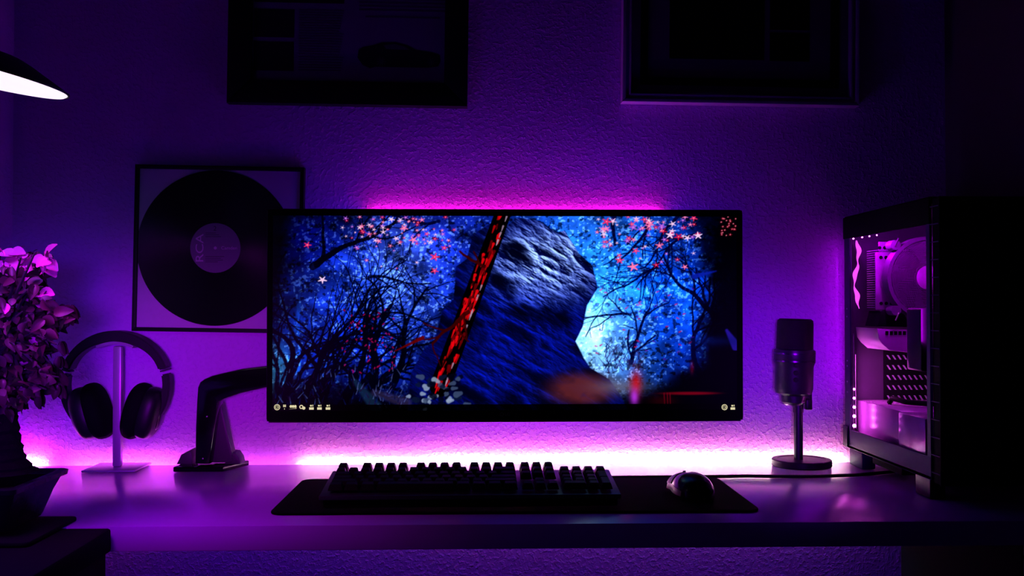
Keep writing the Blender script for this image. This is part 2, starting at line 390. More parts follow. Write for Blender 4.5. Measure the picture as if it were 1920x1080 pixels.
    seg(1300, 518, 1342, 508, 5, 1, (.06, .12, .6), .85, 3); seg(1362, 620, 1380, 650, 3, 9, (.16, .1, .6), .8, 3)
    over(g(1330, 640, 60, 9) * .6, (.02, .08, .3)); over(g(1190, 718, 11, 24) * .75, (.75, .05, .05)); over(g(1187, 745, 8, 16) * .8, (.7, .2, .9))
    over(g(1293, 738, 56, 3.2, 4) * .75, (.5, .02, .1)); over(g(1240, 752, 30, 12) * .4, (.3, .01, .06)); over(g(1296, 690, 4, 12) * .6, (.4, .02, .12))
    for x in (1243, 1249, 1254): seg(x, 738, x + 1, 760, 1.2, .5, (.4, .02, .1), .7)
    # task bar band
    band = (Y >= 758) * 1.; 
    for k in range(3): img[..., k] = img[..., k] * (1 - band * .82)
    # display curve: pictured values kept as linear light
    img = np.clip(img * 1.12, 0, 1) ** 2.2
    return img[::-1]
MY = 1.753
sx0, sx1 = PX(511, MY), PX(1381.5, MY); sz0, sz1 = PZ(769.5, MY, 947), PZ(405, MY, 947)
mx0, mx1 = PX(499.5, MY), PX(1393.5, MY); mz0, mz1 = PZ(790, MY, 947), PZ(392, MY, 947)
mon = thing('monitor', 'ultrawide black monitor showing a blue forest picture, held above the desk', 'monitor', ((mx0 + mx1) / 2, MY + .03, mz0))
R90 = Matrix.Rotation(0, 4, 'X')
hb = MB(); hb.prism(rrect(mx0, mx1, mz0, mz1, .006), MY + .0015, MY + .022, .0015); hb.build('housing', black, mon)
# bezel ring standing slightly proud
bz = MB(); frame_mb(bz, mx0 + .001, mx1 - .001, mz0 + .001, mz1 - .001, .0, MY, MY + .002) if False else None
for a in ((mx0 + .0015, sx0, mz0 + .0015, mz1 - .0015), (sx1, mx1 - .0015, mz0 + .0015, mz1 - .0015), (sx0, sx1, mz0 + .0015, sz0), (sx0, sx1, sz1, mz1 - .0015)):
    bz.box(a[0], a[1], MY, MY + .002, a[2], a[3])
bz.build('bezel', matte, mon)
tr = MB().box(mx0 + .004, mx1 - .004, MY + .001, MY + .02, mz0 - .0012, mz0 - .0001); tr.build('bottom_trim', mat('glossy_trim', (.25, .25, .27), .2, .8), mon)
cxm = (mx0 + mx1) / 2; czm = (mz0 + mz1) / 2
MB().box(cxm - .24, cxm + .24, MY + .022, MY + .062, czm - .12, czm + .145, .012).build('rear_cover', black, mon)
img = paint(); H_, W_ = img.shape[:2]
gx = np.linspace(sx0, sx1, W_); gz = np.linspace(sz0, sz1, H_)
co = np.zeros((H_, W_, 3), np.float32); co[..., 0] = gx[None, :]; co[..., 1] = MY + .0006; co[..., 2] = gz[:, None]
idx = np.arange(H_ * W_, dtype=np.int32).reshape(H_, W_)
fc = np.stack([idx[:-1, :-1], idx[:-1, 1:], idx[1:, 1:], idx[1:, :-1]], -1).reshape(-1, 4)
me = bpy.data.meshes.new('screen'); me.vertices.add(H_ * W_); me.vertices.foreach_set('co', co.ravel())
me.loops.add(fc.size); me.loops.foreach_set('vertex_index', fc.ravel()); me.polygons.add(len(fc))
me.polygons.foreach_set('loop_start', np.arange(0, fc.size, 4, dtype=np.int32)); me.update(calc_edges=True)
ca = me.color_attributes.new('picture', 'FLOAT_COLOR', 'POINT')
rgba = np.ones((H_ * W_, 4), np.float32); rgba[:, :3] = img.reshape(-1, 3); ca.data.foreach_set('color', rgba.ravel())
sm = bpy.data.materials.new('screen_picture'); sm.use_nodes = True; nt = sm.node_tree; b = nt.nodes['Principled BSDF']
b.inputs['Base Color'].default_value = (.003, .003, .003, 1); b.inputs['Roughness'].default_value = .4; b.inputs['Specular IOR Level'].default_value = .1
at = nt.nodes.new('ShaderNodeAttribute'); at.attribute_name = 'picture'; nt.links.new(at.outputs['Color'], b.inputs['Emission Color']); b.inputs['Emission Strength'].default_value = 1.0
me.materials.append(sm); so = bpy.data.objects.new('screen', me); C.objects.link(so); so.parent = mon; so.matrix_parent_inverse = mon.matrix_basis.inverted()
# icons on the task bar
YI0, YI1 = MY - .0004, MY + .0003
def ring_mb(mb, cx, cz, r, w, n=20):
    ang = [2 * PI * k / n for k in range(n + 1)]
    for k in range(n):
        a, b_ = ang[k], ang[k + 1]
        mb.prism([(cx + r * math.cos(a), cz + r * math.sin(a)), (cx + r * math.cos(b_), cz + r * math.sin(b_)), (cx + (r - w) * math.cos(b_), cz + (r - w) * math.sin(b_)), (cx + (r - w) * math.cos(a), cz + (r - w) * math.sin(a))], YI0, YI1)
def ipt(px, py): q = P(px, py, MY); return q.x, q.z
pu = MY / F
for px in (519.5, 1358.5):
    m = MB(); x, z = ipt(px, 763.5); ring_mb(m, x, z, 5.6 * pu, 1.2 * pu); ring_mb(m, x, z, 3.1 * pu, .7 * pu)
    m.box(x, x + 1.8 * pu, YI0, YI1, z - .4 * pu, z + .4 * pu); m.build('taskbar_icon', cream, so, 0)
m = MB(); x, z = ipt(533.5, 761)
for a in (-1, 1):
    for c in (-1, 1): m.box(x + a * 1.4 * pu - 1.1 * pu, x + a * 1.4 * pu + 1.1 * pu, YI0, YI1, z + c * 1.2 * pu - .95 * pu, z + c * 1.2 * pu + .95 * pu)
m.prism([(x - 1 * pu, z - 5 * pu), (x + 1 * pu, z - 5 * pu), (x, z - 7 * pu)], YI0, YI1); m.build('taskbar_icon', cream, so, 0)
m = MB(); x, z = ipt(549.5, 762)
for k in (-1, 0, 1): m.prism([(x + k * 4 * pu + 2.4 * pu * math.cos(t * PI / 6), z + 2.6 * pu * math.sin(t * PI / 6)) for t in range(12)], YI0, YI1)
m.prism([(x - 7.5 * pu, z - 5 * pu), (x + 5.5 * pu, z - 3.6 * pu), (x + 6.5 * pu, z - 1.5 * pu), (x + 6 * pu, z - 4.2 * pu)], YI0, YI1); m.build('taskbar_icon', cream, so, 0)
m = MB(); x, z = ipt(567, 764); ring_mb(m, x - 2 * pu, z + 1 * pu, 3.8 * pu, 1.8 * pu)
m.prism([(x + 2.5 * pu + 3 * pu * math.cos(t * PI / 6), z - 1.2 * pu + 2.9 * pu * math.sin(t * PI / 6)) for t in range(12)], YI0, YI1); m.build('taskbar_icon', cream, so, 0)
for px in (584, 599, 615, 1374):
    m = MB(); x, z = ipt(px, 763.5); m.box(x - 4.2 * pu, x + 4.2 * pu, YI0, YI1, z - 4.6 * pu, z - .3 * pu)
    m.box(x - 2.6 * pu, x + .6 * pu, YI0, YI1, z + 1.4 * pu, z + 4.2 * pu); m.box(x + 1.9 * pu, x + 3.2 * pu, YI0, YI1, z + 1.4 * pu, z + 4.6 * pu)
    m.build('taskbar_icon', cream, so, 0)
lg = MB(); x, z = ipt(941, 777); lgm = mat('bezel_logo', (.12, .12, .14), .5)
for k in range(20):
    a, b_ = 2 * PI * k / 20, 2 * PI * (k + 1) / 20; r = 3.6 * pu; w = .9 * pu
    lg.prism([(x + r * math.cos(a), z + r * math.sin(a)), (x + r * math.cos(b_), z + r * math.sin(b_)), (x + (r - w) * math.cos(b_), z + (r - w) * math.sin(b_)), (x + (r - w) * math.cos(a), z + (r - w) * math.sin(a))], MY - .0003, MY + .0002)
text_mb(lg, 'LG', 8 * pu, Matrix.Translation((x + 10.5 * pu, MY - .0002, z)) @ Matrix.Rotation(PI / 2, 4, 'X'), .0001)
lg.build('logo', lgm, mon, 0)
# rear light strips of the monitor
ry = MY + .0625
MB().box(cxm - .21, cxm + .21, ry, ry + .002, czm - .108, czm - .10).build('rear_light_strip', MATS['led_strip_glow'], mon)
# ------------------------------------------------------------------ monitor arm
arm = thing('monitor_mount', 'black monitor arm clamped at the rear of the desk left of the monitor', 'monitor arm', (PX(392, 1.9), 1.9, DZ))
def W2(pts, Y): return [(P(a, b_, Y).x, P(a, b_, Y).z) for a, b_ in pts]
AY = 1.885
z0 = DZ + .0002
pts = W2([(369, 868), (370, 800), (372, 755), (374, 726), (378, 716), (386, 710), (400, 704), (416, 700), (454, 691.5), (500, 686), (560, 683), (640, 684), (640, 722), (560, 721), (500, 726), (454, 736.5), (424, 747), (413, 752), (409, 775), (404, 810), (396, 868)], AY)
MB().prism(pts, AY - .012, AY + .028, .003).build('column', gloss, arm)
pts = W2([(400, 866), (411, 753), (416, 755), (437, 848), (437, 866)], AY + .02)
MB().prism(pts, AY + .012, AY + .04, .002).build('brace', mat('dark_grey_plastic', (.05, .05, .06), .5), arm)
bx0, bx1 = PX(329, 1.88), PX(422, 1.88); 
bm_ = MB().flat([(bx0, 1.872), (bx1, 1.872), (bx1 + .030, 1.945), (bx0 + .008, 1.945)], z0, z0 + .010, .002)
bm_.build('base_plate', gloss, arm)
ear = MB().prism(W2([(425, 868), (436, 845), (446, 846), (453, 856), (456, 868)], 1.92), 1.90, 1.94, .003)
ear.build('clamp_cover', MATS['dark_grey_plastic'], arm)
MB().prism(W2([(336, 868), (345, 850), (362, 841), (366, 850), (366, 868)], 1.92), 1.90, 1.94, .003).build('clamp_cover', MATS['dark_grey_plastic'], arm)
for a in ((388, 781), (380.5, 860)):
    q = P(a[0], a[1], AY - .012); MB().lathe([(.0016, 0), (.0016, .0015), (.0008, .002)], 12, Matrix.Translation(q) @ Matrix.Rotation(PI / 2, 4, 'X')).build('screw', alu, arm)
q = P(640, 703, AY)
MB().tube([(q.x - .01, AY + .008, q.z), (cxm - .05, AY + .008, czm - .01)], .016, 14).build('forearm', black, arm)
MB().lathe([(.02, 0), (.02, .05)], 24, Matrix.Translation((cxm - .05, AY + .008, czm - .035))).build('joint', black, arm)
MB().box(cxm - .05, cxm + .05, MY + .0625, MY + .068, czm - .05, czm + .05, .001).box(cxm - .06, cxm - .035, MY + .068, AY - .01, czm - .015, czm + .015).build('mount_plate', black, arm)
# ------------------------------------------------------------------ keyboard
KX, KY, KZ = PX(883, 1.512, 950), 1.505, DZ + .0043
tilt = math.radians(5.6)
kb = thing('keyboard', 'full size black mechanical keyboard on the desk mat below the monitor', 'keyboard', (KX, KY, KZ), None, (tilt, 0, math.radians(.3)))
kb_w = .449; kb_d = .142; KM = kb.matrix_basis.copy()
KM = Matrix.Translation(kb.location) @ kb.rotation_euler.to_matrix().to_4x4()
def kbuild(mb, name, m, par, **k):
    bmesh.ops.transform(mb.bm, matrix=Matrix.Identity(4), verts=mb.bm.verts)
    o = mb.build(name, m, None, **k); o.parent = par; return o
case = kbuild(MB().box(-kb_w / 2 + .004, kb_w / 2 - .004, .006, kb_d - .004, .0, .0135, .003), 'case', matte, kb)
kbuild(MB().box(-kb_w / 2, kb_w / 2, 0, kb_d, .0137, .0205, .001), 'top_plate', dalu, kb)
for s_ in (-1, 1):
    kbuild(MB().box(s_ * .19 - .014, s_ * .19 + .014, kb_d - .02, kb_d - .014, -.0122, -.0002), 'flip_foot', black, kb)
U = .01905; ox = -11.25 * U; oy = .0115
keys = []
def row(y, start, widths, h=1):
    x = start
    for w in widths:
        if w > 0: keys.append((x, y, w, h)); x += w
        else: x -= w
row(0, 0, [1.25, 1.25, 1.25, 6.25, 1.25, 1.25, 1.25, 1.25, -.25, 1, 1, 1, -.25, 2, 1]); keys.append((21.5, 0, 1, 2))
row(1, 0, [2.25] + [1] * 10 + [2.75, -1.25, 1, -1.25, 1, 1, 1])
row(2, 0, [1.75] + [1] * 11 + [2.25, -3.5, 1, 1, 1])
row(3, 0, [1.5] + [1] * 12 + [1.5, -.25, 1, 1, 1, -.25, 1, 1, 1]); keys.append((21.5, 2, 1, 2))
row(4, 0, [1] * 13 + [2, -.25, 1, 1, 1, -.25, 1, 1, 1, 1])
row(5.3, 0, [1, -1, 1, 1, 1, 1, -.5, 1, 1, 1, 1, -.5, 1, 1, 1, 1, -.25, 1, 1, 1])
keymesh = {}
for (kx, ky, kw, kh) in keys:
    r = int(round(ky)); hh = (.0098, .0095, .0095, .0102, .0118, .0128)[min(r, 5)]
    if (kw, kh, r) not in keymesh:
        m = MB(); t = bmesh.new(); w2 = kw * U / 2 - .0005; d2 = kh * U / 2 - .0005
        q = [(-w2, -d2, 0), (w2, -d2, 0), (w2, d2, 0), (-w2, d2, 0)]
        tw, td = w2 - .0032, d2 - .0024; ty = .0008
        q2 = [(-tw, -td + ty, hh - .0005), (tw, -td + ty, hh - .0005), (tw, td + ty, hh), (-tw, td + ty, hh)]
        v = [t.verts.new(a) for a in q + q2]
        for f in ((3, 2, 1, 0), (4, 5, 6, 7), (0, 1, 5, 4), (1, 2, 6, 5), (2, 3, 7, 6), (3, 0, 4, 7)): t.faces.new([v[i] for i in f])
        bmesh.ops.bevel(t, geom=t.edges[:], offset=.0007, segments=2, affect='EDGES')
        m.merge(t); o = m.build('key', keym); keymesh[(kw, kh, r)] = o.data
    else:
        o = bpy.data.objects.new('key', keymesh[(kw, kh, r)]); C.objects.link(o)
    o.parent = kb; o.location = (ox + (kx + kw / 2) * U, oy + (ky + kh / 2) * U, .0245)
# ------------------------------------------------------------------ mat, mouse, cable
m0, m1 = PX(503, 1.483, 960), PX(1428, 1.483, 960)
MB().flat(rrect(m0, m1, 1.483, 1.770, .022), DZ + .0002, DZ + .0042, .001)
o = MB().flat(rrect(m0, m1, 1.483, 1.770, .020), DZ + .0002, DZ + .0042, .0012).build('desk_mat', cloth)
tag(o, 'wide black cloth desk mat under the keyboard and mouse', 'desk mat')
mz = DZ + .0044; mcx = PX(1295, 1.6, 930); mc_y = 1.605
mouse = thing('computer_mouse', 'dark glossy computer mouse on the right of the black desk mat', 'mouse', (mcx, mc_y, mz))
def mouse_shell(u0, u1, v0, v1, off, nu=26, nv=28):
    # u along length (0 near palm .. 1 front), v around (0 left .. 1 right)
    t = bmesh.new(); g_ = []
    for i in range(nu + 1):
        u = u0 + (u1 - u0) * i / nu; rowv = []
        L = .122; y = (u - .5) * L
        env = max(0.0, 1 - abs(2 * u - 1) ** 2.6) ** (1 / 2.6)
        w = (.0345 - .004 * math.exp(-((u - .55) / .18) ** 2)) * env + 1e-4
        h = (.037 * (1 - .35 * max(0, u - .4) ** 1.3 / .6 ** 1.3) - .004 * max(0, .4 - u)) * env ** .8 + off
        for j in range(nv + 1):
            a = PI * (1 - (v0 + (v1 - v0) * j / nv)); cx_, sx_ = math.cos(a), math.sin(a)
            rowv.append(t.verts.new(((w + off) * math.copysign(abs(cx_) ** .75, cx_), y, h * sx_ ** .8)))
        g_.append(rowv)
    for i in range(nu):
        for j in range(nv): t.faces.new((g_[i][j], g_[i + 1][j], g_[i + 1][j + 1], g_[i][j + 1]))
    if v0 == 0 and v1 == 1:
        for i in range(nu): t.faces.new((g_[i][0], g_[i][-1], g_[i + 1][-1], g_[i + 1][0]))
    bmesh.ops.recalc_face_normals(t, faces=t.faces[:]); return t
MM = Matrix.Translation((mcx, mc_y, mz)) @ Matrix.Rotation(math.radians(3), 4, 'Z')
for nm, arg, mm in (('shell', (0, 1, 0, 1, 0), mat('mouse_gloss', (.004, .004, .005), .2, spec=.22, bscale=30, var=.02)), ('left_button', (.56, .97, .13, .47, .0009), black), ('right_button', (.56, .97, .53, .87, .0009), black), ('side_trim', (.12, .72, .045, .13, .0007), mat('satin_grey_trim', (.03, .03, .034), .35, .2))):
    m = MB(); m.merge(mouse_shell(*arg), MM); m.build(nm, mm, mouse, 60)
MB().lathe([(.006, -.003), (.0085, -.0015), (.0085, .0015), (.006, .003)], 20, MM @ Matrix.Translation((0, .035, .024)) @ Matrix.Rotation(PI / 2, 4, 'Y')).build('scroll_wheel', black, mouse)
MB().box(-.0012, .0012, -.0255, -.0245, .0285, .0295, 0, M=MM @ Matrix.Translation((.021, 0, -.0045))).build('status_light', cream, mouse)
cp = [(1160, 900, 1.776), (1250, 900, 1.777), (1345, 898.5, 1.779)]
cpts = [Vector((PX(a, c_, b_), c_, DZ + .0032)) for a, b_, c_ in cp]
cpts += [Vector((PX(a, F * (CAMZ - DZ) / (b_ - 571), b_), F * (CAMZ - DZ) / (b_ - 571), DZ + .0032)) for a, b_ in ((1400, 897.3), (1455, 898.2), (1508, 898.6), (1560, 897.8), (1600, 896.3), (1640, 893.5), (1671, 890.5), (1700, 884.5))]
cpts = cpts + [Vector((cpts[-1].x + .03, 1.90, DZ + .0032))] if False else cpts
cpts.insert(0, Vector((KX + .12, 1.776, DZ + .0032)))
o = MB().tube(cpts, .0030, 10).build('cable', black); tag(o, 'black cable running behind the mat to under the computer tower', 'cable')
# ------------------------------------------------------------------ microphone
mcX = PX(1503, 1.91, 870); MYc = 1.91
mic = thing('microphone', 'dark cylindrical desktop microphone on a round base beside the computer tower', 'microphone', (mcX, MYc, DZ))
mgm = mat('dark_grey_metal', (.035, .035, .042), .38, .5)
def LT(px=None): return Matrix.Translation((mcX, MYc, 0))
b0 = DZ + .0002
MB().lathe([(.054, b0), (.056, b0 + .002), (.056, b0 + .012), (.0545, b0 + .0135), (.046, b0 + .0135), (.045, b0 + .0125), (.001, b0 + .0125)], 64, LT()).build('base', mat('dark_cast_metal', (.018, .018, .022), .45, .3), mic)
px_ = PX(1497, MYc, 820)
TP = Matrix.Translation((px_, MYc, 0))
MB().lathe([(.0085, DZ + .012), (.0085, PZ(765, MYc))], 28, TP).lathe([(.0098, PZ(775, MYc)), (.0098, PZ(752, MYc))], 28, TP).build('pole', mgm, mic)
bc = P(1489, 700, MYc)
TB = Matrix.Translation(bc) @ Matrix.Rotation(math.radians(1.6), 4, 'Y')
k_ = MYc / F
def zz(py): return (700 - py) * k_
MB().lathe([(.0, zz(598)) if False else (.001, zz(597)), (28.5 * k_, zz(597)), (32.5 * k_, zz(600)), (33.5 * k_, zz(606)), (34 * k_, zz(656))][::-1], 48, TB).build('grille', mat('mic_mesh', (.008, .008, .009), .6, .4, bump=.0006, bscale=1400), mic)
MB().lathe([(34.2 * k_, zz(654)), (38 * k_, zz(656)), (38.5 * k_, zz(660)), (38.5 * k_, zz(678)), (36 * k_, zz(684)), (35.4 * k_, zz(688)), (35.4 * k_, zz(728)), (33 * k_, zz(737)), (23 * k_, zz(742)), (22 * k_, zz(754)), (19 * k_, zz(757)), (.001, zz(757))][::-1], 48, TB).build('body', mgm, mic)
MB().lathe([(38.9 * k_, zz(661)), (38.9 * k_, zz(664))], 48, TB, False).lathe([(38.9 * k_, zz(675)), (38.9 * k_, zz(678))], 48, TB, False).build('band', mat('band_metal', (.12, .12, .14), .25, .9), mic)
for y_ in (683, 697, 710):
    MB().lathe([(.0045, 0), (.0045, .004), (.0035, .005), (.001, .005)], 20, TB @ Matrix.Translation((-8 * k_, -34.5 * k_, zz(y_))) @ Matrix.Rotation(PI / 2, 4, 'X')).build('knob', black, mic)
MB().lathe([(17 * k_, zz(757.5)), (15 * k_, zz(760)), (8 * k_, zz(761)), (.001, zz(761))][::-1], 32, TB @ Matrix.Translation((-2 * k_, 0, 0))).build('output_socket', alu, mic)
q = P(1515, 758, MYc)
MB().box(q.x - .006, q.x + .006, MYc - .009, MYc + .009, q.z - .010, q.z + .010, .002).build('tilt_knob', black, mic)
q2 = P(1503, 742, MYc + .03)
MB().box(q2.x - .022, q2.x + .014, MYc + .008, MYc + .014, PZ(757, MYc), PZ(700, MYc), .002).box(px_ - .006, px_ + .006, MYc - .004, MYc + .012, PZ(762, MYc), PZ(753, MYc), .001).build('yoke', mgm, mic)
# ------------------------------------------------------------------ headphone stand and headphones
HY = 1.918
hpx = PX(220.5, HY, 870)
hs = thing('headphone_stand', 'slim silver headphone stand near the left rear of the desk', 'stand', (hpx, HY, DZ))
bl, br = PX(152, 1.872, 882), PX(253, 1.872, 882)
MB().box(bl, br, 1.872, 1.965, DZ + .0002, DZ + .004, .001).build('base_plate', silver, hs)
top_z = PZ(648, HY)
MB().box(hpx - .008, hpx + .008, HY - .007, HY + .007, DZ + .0042, top_z, .003).build('post', silver, hs)
# cradle: shallow arch plate
hc = P(219, 722, HY); RO = 101 * HY / F
ang = [math.radians(a) for a in np.linspace(63, 117, 15)]
MB().arc((hc.x, hc.z), ang, [RO - .0255] * 15, [RO - .0205] * 15, HY - .016, HY + .016).build('cradle', silver, hs)
hp = thing('headphones', 'black over-ear headphones hanging on the silver stand', 'headphones', (hc.x, HY, hc.z - RO))
n = 49; ang = [math.radians(a) for a in np.linspace(-52, 232, n)]
ro = []; ri = []
for a in ang:
    d = math.degrees(a); off = abs(d - 90)
    rr_ = RO * (1 if off < 95 else 1 - .0 * (off - 95)); th = .0195 - .004 * smooth(20, 60, off) if off < 90 else .0155 + .004 * smooth(90, 140, off)
    ro.append(float(rr_)); ri.append(float(rr_ - th))
sq = Matrix.Translation(hc) @ Matrix.Diagonal((1, 1, 1.0, 1)) @ Matrix.Translation(-hc)
k0, k1 = 12, 37
MB().arc((hc.x, hc.z), ang[k0:k1], ri[k0:k1], ro[k0:k1], HY - .018, HY + .018, sq).build('headband', black, hp)
MB().arc((hc.x, hc.z), ang[:k0], [r + .001 for r in ri[:k0]], ro[:k0], HY - .013, HY + .013, sq).build('yoke', black, hp)
MB().arc((hc.x, hc.z), ang[k1:], [r + .001 for r in ri[k1:]], ro[k1:], HY - .013, HY + .013, sq).build('yoke', black, hp)
for a in (ang[k0] - .03, ang[k1 - 1] + .03):
    MB().arc((hc.x, hc.z), [a - .012, a, a + .012], [ri[15] + .001] * 3, [RO + .0004] * 3, HY - .0135, HY + .0135).build('trim_band', MATS['dark_grey_plastic'], hp)
for s_, cx_, cy_ in ((-1, 173, 771), (1, 268, 771)):
    c_ = P(cx_, cy_, HY); Mc = Matrix.Translation(c_) @ Matrix.Rotation(math.radians(-s_ * -16), 4, 'Y')
    cup = MB().ell((s_ * .012, 0, 0), (.024, .038, .050), Mc, .8).build('ear_cup', black, hp)
    MB().ell((-s_ * .010, 0, -.002), (.022, .041, .054), Mc, .78).build('ear_cushion', matte, cup)
    MB().ell((s_ * .032, 0, -.006), (.006, .016, .022), Mc, .9).build('hinge_cap', gloss, cup)
# ------------------------------------------------------------------ framed record
RY = WY - .0185
def PR(px, py, Y=RY): q = P(px, py, Y); return q
fa, fb, fc_, fd_ = PR(252.5, 308), PR(570, 312.5), PR(566, 626), PR(245.5, 621)
fr = thing('record_frame', 'square black frame holding a vinyl record, partly behind the monitor', 'picture frame', (PR(407, 620).x, RY, PR(407, 620).z))
rot = math.radians(-.9); cc = (fa + fb + fc_ + fd_) / 4; w_ = (fb - fa).length; h_ = (fa - fd_).length
MF = Matrix.Translation((cc.x, 0, cc.z)) @ Matrix.Rotation(-rot, 4, 'Y')
m = MB(); frame_mb(m, -w_ / 2, w_ / 2, -h_ / 2, h_ / 2, .0078, RY, WY - .0005, M=MF); m.build('frame', wood, fr)
MB().box(-w_ / 2 + .0075, w_ / 2 - .0075, WY - .0115, WY - .0006, -h_ / 2 + .0075, h_ / 2 - .0075, M=MF).build('backboard', white, fr)
rec_c = PR(404, 465, WY - .013); RR = .1508
rec = thing('vinyl_record', 'black vinyl record with a pale centre label mounted in the square frame', 'vinyl record', rec_c)
def vinyl_mat():
    m = bpy.data.materials.new('vinyl'); m.use_nodes = True; nt = m.node_tree; b = nt.nodes['Principled BSDF']
    b.inputs['Base Color'].default_value = (.003, .003, .004, 1); b.inputs['Roughness'].default_value = .28; b.inputs['Specular IOR Level'].default_value = .22
    tc = nt.nodes.new('ShaderNodeTexCoord'); w = nt.nodes.new('ShaderNodeTexWave'); w.wave_type = 'RINGS'; w.rings_direction = 'SPHERICAL'; w.inputs['Scale'].default_value = 160; w.inputs['Distortion'].default_value = 0
    nt.links.new(tc.outputs['Object'], w.inputs['Vector'])
    bp = nt.nodes.new('ShaderNodeBump'); bp.inputs['Distance'].default_value = .0004; bp.inputs['Strength'].default_value = .6
    nt.links.new(w.outputs['Fac'], bp.inputs['Height']); nt.links.new(bp.outputs['Normal'], b.inputs['Normal']); return m
RX = Matrix.Rotation(PI / 2, 4, 'X')
def rbuild(mb, name, m, par=None):
    o = mb.build(name, m, None); o.parent = par or rec; return o
rbuild(MB().lathe([(RR, -.001), (RR + .0005, 0), (RR, .0008), (.052, .0008), (.051, .0005), (.001, .0005)], 128, RX), 'disc', vinyl_mat())
lab = rbuild(MB().lathe([(.0483, 0), (.0483, .0012), (.001, .0012)], 96, RX), 'label', mat('record_label', (.16, .15, .19), .6))
lpale = mat('label_print_pale', (.5, .42, .52), .6); ldark = mat('label_print_dark', (.02, .02, .03), .6)
def TM(x, z, r=0): return Matrix.Translation((x, -.0014, z)) @ RX @ Matrix.Rotation(r, 4, 'Z')
m = MB(); text_mb(m, 'Camden', .0092, TM(.0268, -.0002), .0001); rbuild(m, 'print', lpale, lab)
m = MB(); text_mb(m, 'RCA', .0215, TM(-.0295, -.0005, PI / 2) @ Matrix.Diagonal((1.32, 1, 1, 1)), .0001); rbuild(m, 'print', lpale, lab)
m = MB(); text_mb(m, '2', .0125, TM(-.0008, .0375), .0001); rbuild(m, 'print', ldark, lab)
for k in range(7):
    m = MB(); zz_ = (.029, .0255, .022, -.0165, -.020, -.0235, -.027)[k]; ww = (.02, .026, .03, .036, .03, .034, .024)[k]
    m.box(-.019, -.019 + ww, -.00145, -.0012, zz_ - .0005, zz_ + .0005); rbuild(m, 'print', ldark, lab)
rbuild(MB().lathe([(.0029, .0012), (.0029, .0016), (.001, .0016)], 20, RX), 'spindle_hole', lpale, lab)
# ------------------------------------------------------------------ framed page (upper left)
def wall_frame(name, label, pts_l, pts_r, pyb, height, rotdeg):
    pass
FY = WY - .025
x0, x1 = PX(424.5, FY, 150), PX(876, FY, 150); zb = PZ(196, FY, 650); hgt = .34
f1 = thing('picture_frame', 'wide black frame above the monitor holding a printed car page', 'picture frame', ((x0 + x1) / 2, FY, zb))
w2 = (x1 - x0) / 2; M1 = Matrix.Translation(((x0 + x1) / 2, 0, zb)) @ Matrix.Rotation(math.radians(.7), 4, 'Y')
bw = 44 * FY / F
m = MB(); frame_mb(m, -w2, w2, 0, hgt, bw, FY, WY - .001, M=M1, bev=.002); m.build('frame', wood, f1)
page = MB().box(-w2 + bw - .002, w2 - bw + .002, WY - .010, WY - .002, bw - .002, hgt - bw + .002, M=M1).build('page', mat('page_paper', (.24, .24, .30), .7), f1)
kf = FY / F
def lx(px): return (px - 650) * kf * 1.004
def lz(py): return (196 - py) * kf * 1.004
PY0, PY1 = WY - .0106, WY - .0101
dkink = mat('print_dark', (.015, .015, .018), .5); midink = mat('print_grey', (.10, .10, .12), .6)
for a in ((472, 547, 16, 69), (472, 547, 77, 132)):
    MB().box(lx(a[0]), lx(a[1]), PY0, PY1, lz(a[3]), lz(a[2]), M=M1).build('photo', dkink, page)
m = MB()
for k in range(24): m.box(lx(556), lx(640 - (k * 37 % 9)), PY0, PY1, lz(17.5 + k * 4.9), lz(15.5 + k * 4.9), M=M1)
for k in range(6): m.box(lx(668), lx(832), PY0, PY1, lz(-20 + k * 7), lz(-22.5 + k * 7), M=M1)
m.box(lx(680), lx(820), PY0, PY1, lz(28), lz(25), M=M1)
m.build('text_column', midink, page)
MB().box(lx(472), lx(640), PY0, PY1, lz(3), lz(-60), M=M1).build('photo', dkink, page)
car = [(666, 104), (668, 90), (676, 84), (696, 80), (712, 75), (736, 74), (758, 79), (776, 88), (806, 92), (820, 97), (822, 108), (818, 118), (800, 121), (700, 121), (690, 124), (676, 118)]
m = MB().prism([(lx(a), lz(b_)) for a, b_ in car], PY0, PY1, 0, M1).build('car_picture', dkink, page)
wm = MB()
for wx in (711, 805):
    for k in range(10):
        a = k * PI / 5; wm.prism([(lx(wx) + .001 * math.cos(a - .5), lz(111) + .001 * math.sin(a - .5)), (lx(wx) + .0095 * math.cos(a - .08), lz(111) + .0095 * math.sin(a - .08)), (lx(wx) + .0095 * math.cos(a + .08), lz(111) + .0095 * math.sin(a + .08)), (lx(wx) + .001 * math.cos(a + .5), lz(111) + .001 * math.sin(a + .5))], PY0 - .0003, PY0 - .0001, 0, M1)
wm.prism([(lx(a), lz(b_)) for a, b_ in ((714, 80), (736, 77), (754, 82), (764, 88), (720, 87))], PY0 - .0003, PY0 - .0001, 0, M1)
wm.build('wheels_and_windows', midink, page)
